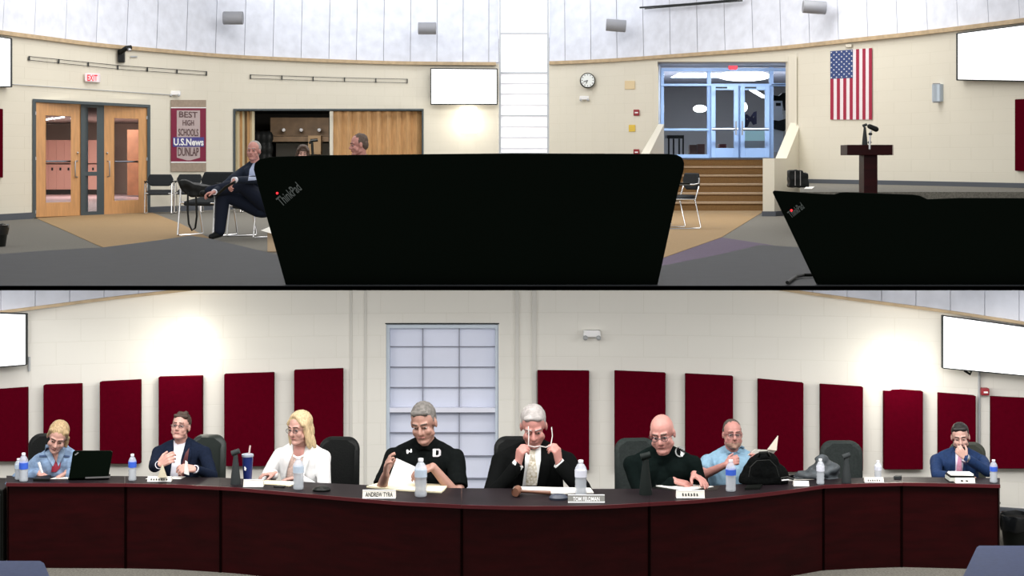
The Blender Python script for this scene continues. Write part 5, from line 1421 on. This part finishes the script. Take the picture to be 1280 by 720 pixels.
denim = mat('denim', (.17, .25, .38), .85, noise=.35, nscale=22, bump=.3); navy = mat('navy_wool', (.009, .014, .030), .9, noise=.15, nscale=50, spec=.06); whitewool = mat('white_blazer', (.80, .80, .80), .7)
blackcloth = mat('black_cloth', (.004, .0052, .0052), .9, noise=.2, nscale=50, spec=.05); blacksuit = mat('black_suit', (.0035, .004, .004), .9, spec=.05); lblue = mat('light_blue_polo', (.22, .37, .50), .85, noise=.1, nscale=40)
blue = mat('blue_wool', (.010, .030, .095), .75, noise=.15, nscale=50, spec=.2)
G = 'council members seated behind the desks'
RA = math.radians
# 1 ---- woman in denim, writing
p = person('woman with tied blonde hair in a denim jacket, bent over writing with a pen', 72, 546, 145, 152, lean=.42, side=.0, yaw=.05, head=(RA(14), RA(24), RA(14)), rhand=(49, 591.5, 148.2), lhand=(84, 590.5, 148.2), rpole=(-1, .3, -.3), lpole=(1, .3, -.3),
           rdir=(.6, -.5, -.25), ldir=(-.75, -.35, -.35), rn=(.2, -.1, -1), ln=(-.1, -.2, -1), rcurl=.75, lcurl=.3, top='jacket', topcol=denim, skin=sk1, hair='tied', haircol=h_ash, shw=.165, jaw=.92, brow=h_brown)
patch(p['bvh'], [(60, 560), (72, 575), (78, 562), (75, 585), (70, 590), (64, 590), (66, 576)], 'blouse', mat('crimson_blouse', (.25, .01, .03), .7), p['root'], .008)
patch(p['bvh'], [(61, 556), (77, 556), (70.5, 578)], 'neckline', sk1, p['root'], .010)
patch(p['bvh'], [(57, 556), (60.5, 556), (69, 577), (66, 583), (56, 566)], 'lapel', mat('denim_light', (.22, .31, .44), .85, noise=.3, nscale=30), p['root'], .014, th=.01)
patch(p['bvh'], [(78, 557), (75, 558), (71, 577), (73, 583), (81, 566)], 'lapel', MATS['denim_light'], p['root'], .014, th=.01)
dn2 = mat('denim_dark', (.045, .08, .17), .85)
patch(p['bvh'], [(49, 569), (58, 569), (58, 571), (49, 571)], 'pocket_flap', dn2, p['root'], .010)
patch(p['bvh'], [(80, 569), (87, 569.5), (87, 571.5), (80, 571)], 'pocket_flap', dn2, p['root'], .010)
m = MB(); m.tube([P(48.3, 578, 149.6), P(52.6, 591, 149.6)], [.012, .011], 8); tag(m.build('pen', white, smooth=True), 'white pen held by the woman in the denim jacket', 'pen')
# 2 ---- man in navy jacket
p = person('man with short brown hair and glasses in a navy jacket over a white open shirt', 226, 533.5, 144, 142, lean=-.05, yaw=-.1, head=(RA(-7), RA(-15), RA(4)), rhand=(199, 581, 149), lhand=(244, 586.5, 148.6), rpole=(-.5, .2, -.8), lpole=(.6, .25, -.7),
           rdir=(.75, -.1, .5), ldir=(-.75, -.35, .15), rn=(.1, .9, -.3), ln=(-.1, .6, -.8), rcurl=.5, lcurl=.5, top='jacket', topcol=navy, skin=sk1, hair='sidepart', haircol=h_brown, glasses=True, shw=.205, cuff=shirt_w, hsc=1.15)
jacket_front(p, [(216, 549), (222, 556), (233, 548), (229.5, 562), (226, 575), (225, 598), (211, 598), (213, 580), (216, 566)], shirt_w, [(216.5, 548), (212, 552), (207, 566), (210, 574), (209, 598), (212, 598), (214.5, 578), (217, 562)], [(233, 546), (238, 552), (239, 570), (228, 598), (223.5, 598), (227, 574), (231, 560)], navy)
patch(p['bvh'], [(236.5, 560), (232, 566), (224, 590), (222, 598), (229, 598), (234, 578)], 'lining', mat('wine_lining', (.09, .018, .022), .7), p['root'], .016)
m = MB(); m.prism([P(x, y, 150.6) for x, y in [(230, 592), (236, 594), (234, 578), (231.5, 576)]], (0, .02, 0)); tag(m.build('white_card', paper), 'small white card in the hand of the man in the navy jacket', 'card')
m = MB(); m.prism([P(x, y, 150.8) for x, y in [(197, 597), (207, 597), (202, 582)]], (0, .05, 0)); tag(m.build('tent_card', mat('cream_card', (.68, .62, .46), .7)), 'cream folded tent card standing before the navy-jacketed man', 'card')
# 3 ---- woman in white blazer
p = person('woman with blonde shoulder-length hair in a white blazer looking down at papers', 374.5, 535.5, 145, 162, lean=.15, yaw=-.25, head=(RA(-32), RA(4), RA(-2)), rhand=(343, 592, 147.8), lhand=(371, 597, 149), rpole=(-.5, .3, -.7), lpole=(.7, .2, -.8),
           rdir=(-.8, -.4, .0), ldir=(-.85, -.3, -.1), rn=(0, -.2, -1), ln=(0, -.2, -1), rcurl=.45, lcurl=.25, top='jacket', topcol=whitewool, skin=sk1, hair='long', haircol=h_blond, shw=.175, jaw=.95, brow=h_brown, glasses=True)
patch(p['bvh'], [(367, 553), (383, 552), (378, 575), (370, 600), (357, 600), (360, 585), (366, 565)], 'blouse', mat('beige_blouse', (.50, .37, .32), .8, noise=.3, nscale=60), p['root'], .006)
patch(p['bvh'], [(368, 551), (383, 551), (379, 569), (372, 571.5), (367, 568)], 'neckline', sk2, p['root'], .009)
patch(p['bvh'], [(385, 549), (392, 558), (386, 575), (379, 597), (374, 600), (379, 576), (384, 560)], 'lapel', whitewool, p['root'], .016, th=.014)
patch(p['bvh'], [(366, 552), (361, 560), (353, 580), (352, 597), (356, 600), (359, 584), (366, 566)], 'lapel', whitewool, p['root'], .016, th=.014)
patch(p['bvh'], [(366.5, 568), (372, 571.5), (380, 568), (380.5, 570), (372, 574), (366, 570.5)], 'necklace', white, p['root'], .014)
# 4 ---- man in black polo
p = person('grey-haired man in a black short-sleeved polo turning pages in a folder', 529.5, 529, 148, 196, lean=.18, yaw=-.08, head=(RA(-14), RA(14), RA(-5)), rhand=(482, 594, 154.5), lhand=(541, 583.5, 153), rpole=(-.35, .3, -1), lpole=(.75, .3, -.9),
           rdir=(.1, -.35, 1), ldir=(-.85, -.3, -.25), rn=(1, -.1, -.1), ln=(-.2, .2, -1), rcurl=.3, lcurl=.35, top='polo', topcol=blackcloth, sleeve='short', skin=sk3, hair='short', haircol=h_grey, shw=.198, bulk=1.08, belly=1.1, brow=h_dkgrey)
b = p['bvh']; r = p['root']
patch(b, [(518, 548), (526, 556), (530, 561), (524, 563), (514, 554)], 'collar', blackcloth, r, .012, th=.012); patch(b, [(543, 546), (536, 556), (531, 561), (538, 563), (548, 552)], 'collar', blackcloth, r, .012, th=.012)
for q in ([(508, 562.5), (510, 562), (511, 564), (513.2, 563.2), (513, 561.5), (514.6, 561.2), (515, 565), (513.4, 566), (512.5, 564.8), (510.5, 565.4), (510.2, 567), (508.4, 567)],): patch(b, q, 'chest_mark', white, r, .008, step=1)
patch(b, [(542, 561), (549, 561), (551, 563), (551, 569), (548, 571), (541, 571), (542.4, 568.5), (542.4, 563)], 'chest_emblem', mat('emblem_silver', (.42, .40, .42), .5), r, .008, step=1)
patch(b, [(545, 563), (547.6, 563), (548.6, 564), (548.2, 568), (547, 569), (544.4, 569)], 'chest_emblem', blackcloth, r, .010, step=1)
patch(b, [(541, 561.5), (544.4, 561.2), (544.4, 570), (541, 570.5)], 'chest_emblem', white, r, .011, step=1)
# 5 ---- man with glasses in his hands
p = person('white-haired man in a black suit and patterned tie holding spectacles before his face', 667, 533, 148, 200, lean=.16, yaw=-.05, head=(RA(-2), RA(22), RA(-2)), rhand=(647.5, 580.5, 152.4), lhand=(699, 579.5, 152.4), rpole=(-.75, .1, -.9), lpole=(.75, .1, -.9),
           rdir=(.18, -.1, 1), ldir=(-.18, -.1, 1), rn=(.9, .5, 0), ln=(-.9, .5, 0), rcurl=.62, lcurl=.62, top='jacket', topcol=blacksuit, skin=sk5, hair='short', haircol=h_white, shw=.205, cuff=shirt_c, bulk=1.05, brow=h_white, beard=None)
jacket_front(p, [(656, 560), (666, 564), (676, 558), (676, 575), (671, 607), (653, 607), (656, 585)], shirt_c, [(655, 558), (648, 566), (644, 585), (648, 610), (652.5, 610), (655.5, 584), (657, 562)], [(677, 556), (684, 564), (688, 585), (681, 610), (674, 610), (676.5, 584), (677, 562)], blacksuit,
             [(661, 563), (670, 562), (668.5, 569), (671.5, 590), (671, 607), (657, 607), (658.5, 590), (663, 569)], mat('tie_gold_check', (.62, .53, .33), .6, noise=.45, nscale=70, col2=(.72, .70, .66)))
tg = thing('spectacles', 'thin-framed spectacles held up in both hands by the white-haired man', 'glasses', P(675, 560, 153))
m = MB(); sp = 155.0
m.tube([P(660.5, 557, sp), P(661, 545, sp - .5), P(660.5, 533, sp - 1)], .0042, 6); m.build('temple', mat('spec_frame', (.36, .33, .32), .4, .3), tg)
m = MB(); m.tube([P(688.5, 557, sp), P(690.5, 545, sp - .5), P(689.5, 534, sp - 1)], .0042, 6); m.build('temple', MATS['spec_frame'], tg)
m = MB(); m.tube([P(660.5, 557, sp), P(668, 559, sp), P(675, 557.5, sp), P(682, 559, sp), P(688.5, 557, sp)], .005, 6); m.build('rim', MATS['spec_frame'], tg)
m = MB()
for cx in (667, 682): m.prism([P(cx + 6 * math.cos(a), 558.2 + 1.6 * math.sin(a), sp) for a in [i * PI / 6 for i in range(12)]], (0, .004, 0))
m.build('lens', MATS['lens_glass'], tg)
# 6 ---- bald man
p = person('bald man with glasses in a black long-sleeved shirt leaning over his papers', 828, 542, 148, 188, lean=.32, side=-.02, yaw=-.1, head=(RA(-18), RA(12), RA(-6)), rhand=(842, 601, 152.5), lhand=(868, 593, 152), rpole=(-.8, .3, -.7), lpole=(.3, .4, -.9),
           rdir=(.9, -.3, -.15), ldir=(.45, -.8, -.25), rn=(0, .1, -1), ln=(-.4, 0, -1), rcurl=.35, lcurl=.2, top='loose', topcol=mat('black_green_cloth', (.0035, .007, .0065), .9, noise=.2, nscale=40, spec=.05), skin=sk2, hair=None, haircol=h_dkgrey, glasses=True, shw=.195, bulk=1.08, belly=1.1, jaw=1.12)
b = p['bvh']; r = p['root']
patch(b, [(825, 559), (841, 556), (833, 566)], 'undershirt', white, r, .012, step=1.5)
c = (850, 564.5)
patch(b, [(c[0] + 6.2 * math.cos(a), c[1] + 6.8 * math.sin(a)) for a in [i * PI / 8 for i in range(16)]], 'chest_emblem', mat('emblem_grey', (.36, .38, .38), .6), r, .010, step=1.2)
patch(b, [(c[0] + 4.6 * math.cos(a), c[1] + 5.2 * math.sin(a)) for a in [i * PI / 8 for i in range(16)]], 'chest_emblem', blackcloth, r, .0115, step=1.2)
patch(b, [(849, 561), (852.5, 560.5), (855, 563), (854.5, 567), (853, 571), (850.5, 569), (851, 565)], 'chest_emblem', white, r, .013, step=1)
m = MB(); m.tube([P(871.5, 603, 152), P(878, 597.3, 152)], [.014, .012], 8); tag(m.build('pen', white, smooth=True), 'thick white marker under the hand of the bald man', 'pen')
# 7 ---- man in light blue polo
p = person('heavyset man with greying beard and glasses in a light blue polo', 915.5, 543, 143.5, 149, lean=.02, yaw=.12, head=(RA(4), RA(-6), RA(0)), rhand=(907.5, 581, 148.6), lhand=(947, 583, 147), rpole=(-1, .1, -.7), lpole=(1, .1, -.7),
           rdir=(.75, -.2, .45), ldir=(-.1, -.5, .8), rn=(.3, .8, -.3), ln=(-.9, .1, 0), rcurl=.7, lcurl=.5, top='polo', topcol=lblue, sleeve='short', skin=sk5, hair='buzz', haircol=h_dkgrey, glasses=True, beard=mat('beard_grey', (.27, .16, .12), .8, noise=.3, nscale=50), shw=.205, bulk=1.18, belly=1.25, jaw=1.15)
b = p['bvh']; r = p['root']
patch(b, [(907, 558), (914, 566), (910, 567), (903, 560)], 'collar', lblue, r, .012, th=.01, step=1.5); patch(b, [(927, 557), (921, 565), (925, 566.5), (931, 559)], 'collar', lblue, r, .012, th=.01, step=1.5)
s = 147.5
m = MB(); m.prism([P(x, y, s) for x, y in [(935, 569), (944, 562.5), (970, 563.5), (966, 568), (946, 574)]], (0, .03, 0)); m.prism([P(x, y, s) for x, y in [(959.5, 562), (972.5, 545), (970.5, 563)]], (0, .02, 0))
tag(m.build('paper_booklet', mat('booklet', (.50, .48, .44), .8)), 'opened booklet raised by the man in light blue, one corner pointing up', 'paper')
m = MB(); m.prism([P(x, y, s + .3) for x, y in [(960, 562), (972.8, 544.8), (970.8, 563.2)]], (0, .01, 0)); tag(m.build('paper_sheet', mat('warm_paper', (.80, .70, .58), .8)), 'cream page corner sticking up from the raised booklet', 'paper')
# 8 ---- man in blue suit and pink tie
p = person('dark-haired bearded man in a blue suit and pink tie resting his chin on a hand', 1200.5, 546.5, 143, 136, lean=.12, yaw=-.12, head=(RA(-16), RA(8), RA(-4)), rhand=(1203, 597, 148), lhand=(1207, 572.5, 147.4), rpole=(-1, .3, -.3), lpole=(1, 0, -.7),
           rdir=(.9, -.25, .0), ldir=(-.62, .15, .75), rn=(0, .3, -1), ln=(.2, .9, .1), rcurl=.4, lcurl=.7, top='jacket', topcol=blue, skin=sk4, hair='short', haircol=h_black, beard=None, shw=.205, brow=h_black, cuff=shirt_w)
jacket_front(p, [(1194, 560), (1200, 565), (1208, 558), (1206, 572), (1204, 597), (1193, 597), (1194, 580)], shirt_w, [(1194, 560), (1189, 568), (1190, 597), (1193.5, 597), (1194.5, 578)], [(1208.5, 557), (1211, 566), (1208, 582), (1205, 597), (1202.5, 597), (1205, 575)], blue,
             [(1197, 564), (1202, 563), (1201, 568), (1202.5, 585), (1202, 597), (1195.5, 597), (1196, 585), (1198.5, 568)], mat('pink_tie', (.55, .25, .36), .6, noise=.15, nscale=60))
m = MB()
hp = p['hp']; f_ = 1
for sg in (-1, 1): m.cap(hp(sg * .060, -.012, -.035), hp(sg * .052, -.038, -.07), .012, .016, 8)
m.ell(hp(0, -.035, -.085), (.054, .062, .034), 16); m.cap(hp(-.02, -.093, -.047), hp(.02, -.093, -.047), .005, .005, 8)
link_mesh(remesh(m, .0055, 2), 'beard', h_black, p['root'])
m = MB(); S, E, W = p['arms'][1]; q = E + (W - E) * .97; m.tube([E + (W - E) * .93, E + (W - E) * 1.0], .04, 14); m.build('wristwatch', steel, p['root'], local=True, smooth=True)

# ---- audience in the hall
G2 = 'people seated in the hall'
p = person('white-haired man in a navy suit sitting with his legs crossed in the hall', 317, 189, 97, 104, zf=ZF, lean=-.12, side=-.22, yaw=.1, head=(RA(-10), RA(-4), 0), rhand=(268, 240, 100), lhand=(293, 225, 101.5), rpole=(-.6, .5, -.6), lpole=(.6, .2, -.8),
           rdir=(-.85, -.3, -.2), ldir=(-.5, -.3, -.7), rn=(0, -.2, -1), ln=(.5, .2, -.8), rcurl=.5, lcurl=.5, top='jacket', topcol=mat('navy_suit', (.010, .016, .032), .8, noise=.1, spec=.2), skin=sk2, hair='receding', haircol=h_white, cuff=shirt_w, shw=.20,
           legs={-1: [(-.44, -.30, .56), (-.48, -.32, .12), (-.56, -.42, .05)], 1: [(-.20, -.42, .66), (-.58, -.40, .58), (-.66, -.44, .56)]}, pk=1.3, pant=mat('navy_trousers', (.008, .012, .026), .8, spec=.2))
jacket_front(p, [(312, 212), (318, 201), (330, 200), (331, 224), (310, 226)], mat('blue_shirt', (.35, .40, .55), .7), None, None, navy)
m = MB(); m.tube([P(272, 243, 103), P(282, 234, 103.5), P(294, 227, 104)], [.016, .02, .014], 8); tag(m.build('umbrella', blk, smooth=True), 'slim folded black umbrella held across the knee of the man in the navy suit', 'umbrella')
p = person('woman with brown bobbed hair just visible over the mid-table laptop', 378.5, 192.5, 90, 88, zf=ZF, lean=0, yaw=.1, head=(RA(8), RA(0), RA(6)), top='jacket', topcol=blackcloth, skin=sk4, hair='bob', haircol=mat('hair_chestnut', (.055, .028, .016), .6, noise=.3, nscale=40), shw=.165, jaw=.92)
p = person('short-haired man in profile whose head shows above the mid-table laptop', 448.5, 181, 88, 112, zf=ZF, lean=0, yaw=-.9, head=(RA(-72), RA(6), 0), top='polo', topcol=mat('khaki_shirt', (.10, .10, .075), .8), sleeve='short', skin=sk2, hair='buzz', haircol=mat('hair_short_brown', (.10, .07, .055), .8, noise=.2, nscale=60), shw=.19)

# ============================================================ LIGHT, CAMERA
w = bpy.data.worlds.new('World'); SC.world = w; w.use_nodes = True
bg = w.node_tree.nodes['Background']; bg.inputs[0].default_value = (1, .985, .96, 1); bg.inputs[1].default_value = .60
def area(loc, rot, sx, sy, e, col=(1, .97, .93)):
    L = bpy.data.lights.new('area_lamp', 'AREA'); L.shape = 'RECTANGLE'; L.size = sx; L.size_y = sy; L.energy = e; L.color = col
    o = bpy.data.objects.new('area_lamp', L); COL.objects.link(o); o.location = loc; o.rotation_euler = rot; return o
area((0, 27, 5.0), (RA(15), 0, 0), 16, 3, 760)
area((0, 20, 5.0), (RA(0), 0, 0), 12, 3, 200)
area((0, 33, 4.9), (RA(80), 0, 0), 18, .6, 260, (.95, .97, 1))       # added lamp without a fixture, brightening the acoustic band
area((0, 12.0, 2.6), (RA(28), 0, 0), 10, 2, 260)
for x in (-3.6, 0, 3.6): area((x, 12.2, -.93), (RA(38), 0, 0), 2.4, .5, 50, (1, .98, .96))  # added fill lamps, hidden behind the long table, brightening the boardroom wall
area((0, 9.0, 2.2), (RA(35), 0, 0), 9, 2, 120)
area((P(905, 0, 48).x, F / 46, 2.3), (0, 0, 0), 2.2, 2.2, 600, (.82, .9, 1))
area((P(905, 0, 57).x, F / 58, 2.05), (RA(20), 0, 0), 2.2, .6, 170, (.8, .9, 1))  # added lamp in front of the storefront to brighten its frames
area((P(112, 0, 45).x, F / 45, 1.08), (RA(5), 0, 0), 3.0, 5, 420, (1, .88, .84))
area((P(375, 0, 60).x, F / 56, 1.1), (0, 0, 0), 1.5, 1, 55)  # added lamp so the inside of the alcove shows
area((P(375, 0, 57).x, F / 56.5, 1.12), (RA(35), 0, 0), 1.2, .3, 50)  # second added lamp, reaching the alcove's cabinet and board from the front
cd = bpy.data.cameras.new('camera'); cam = bpy.data.objects.new('camera', cd); COL.objects.link(cam)
cam.location = (0, 0, 0); cam.rotation_euler = (PI / 2, 0, 0)
cd.sensor_width = 36; cd.lens = 36 * F / 1280; cd.shift_y = -(360 - H0) / 1280; cd.clip_start = .05; cd.clip_end = 200
SC.camera = cam
SC.view_settings.view_transform = 'Standard'; SC.view_settings.look = 'None'; SC.view_settings.gamma = 1; SC.view_settings.exposure = 0
SC.view_settings.use_curve_mapping = False
SC.cycles.use_denoising = True
SC.cycles.max_bounces = 8; SC.cycles.transparent_max_bounces = 12
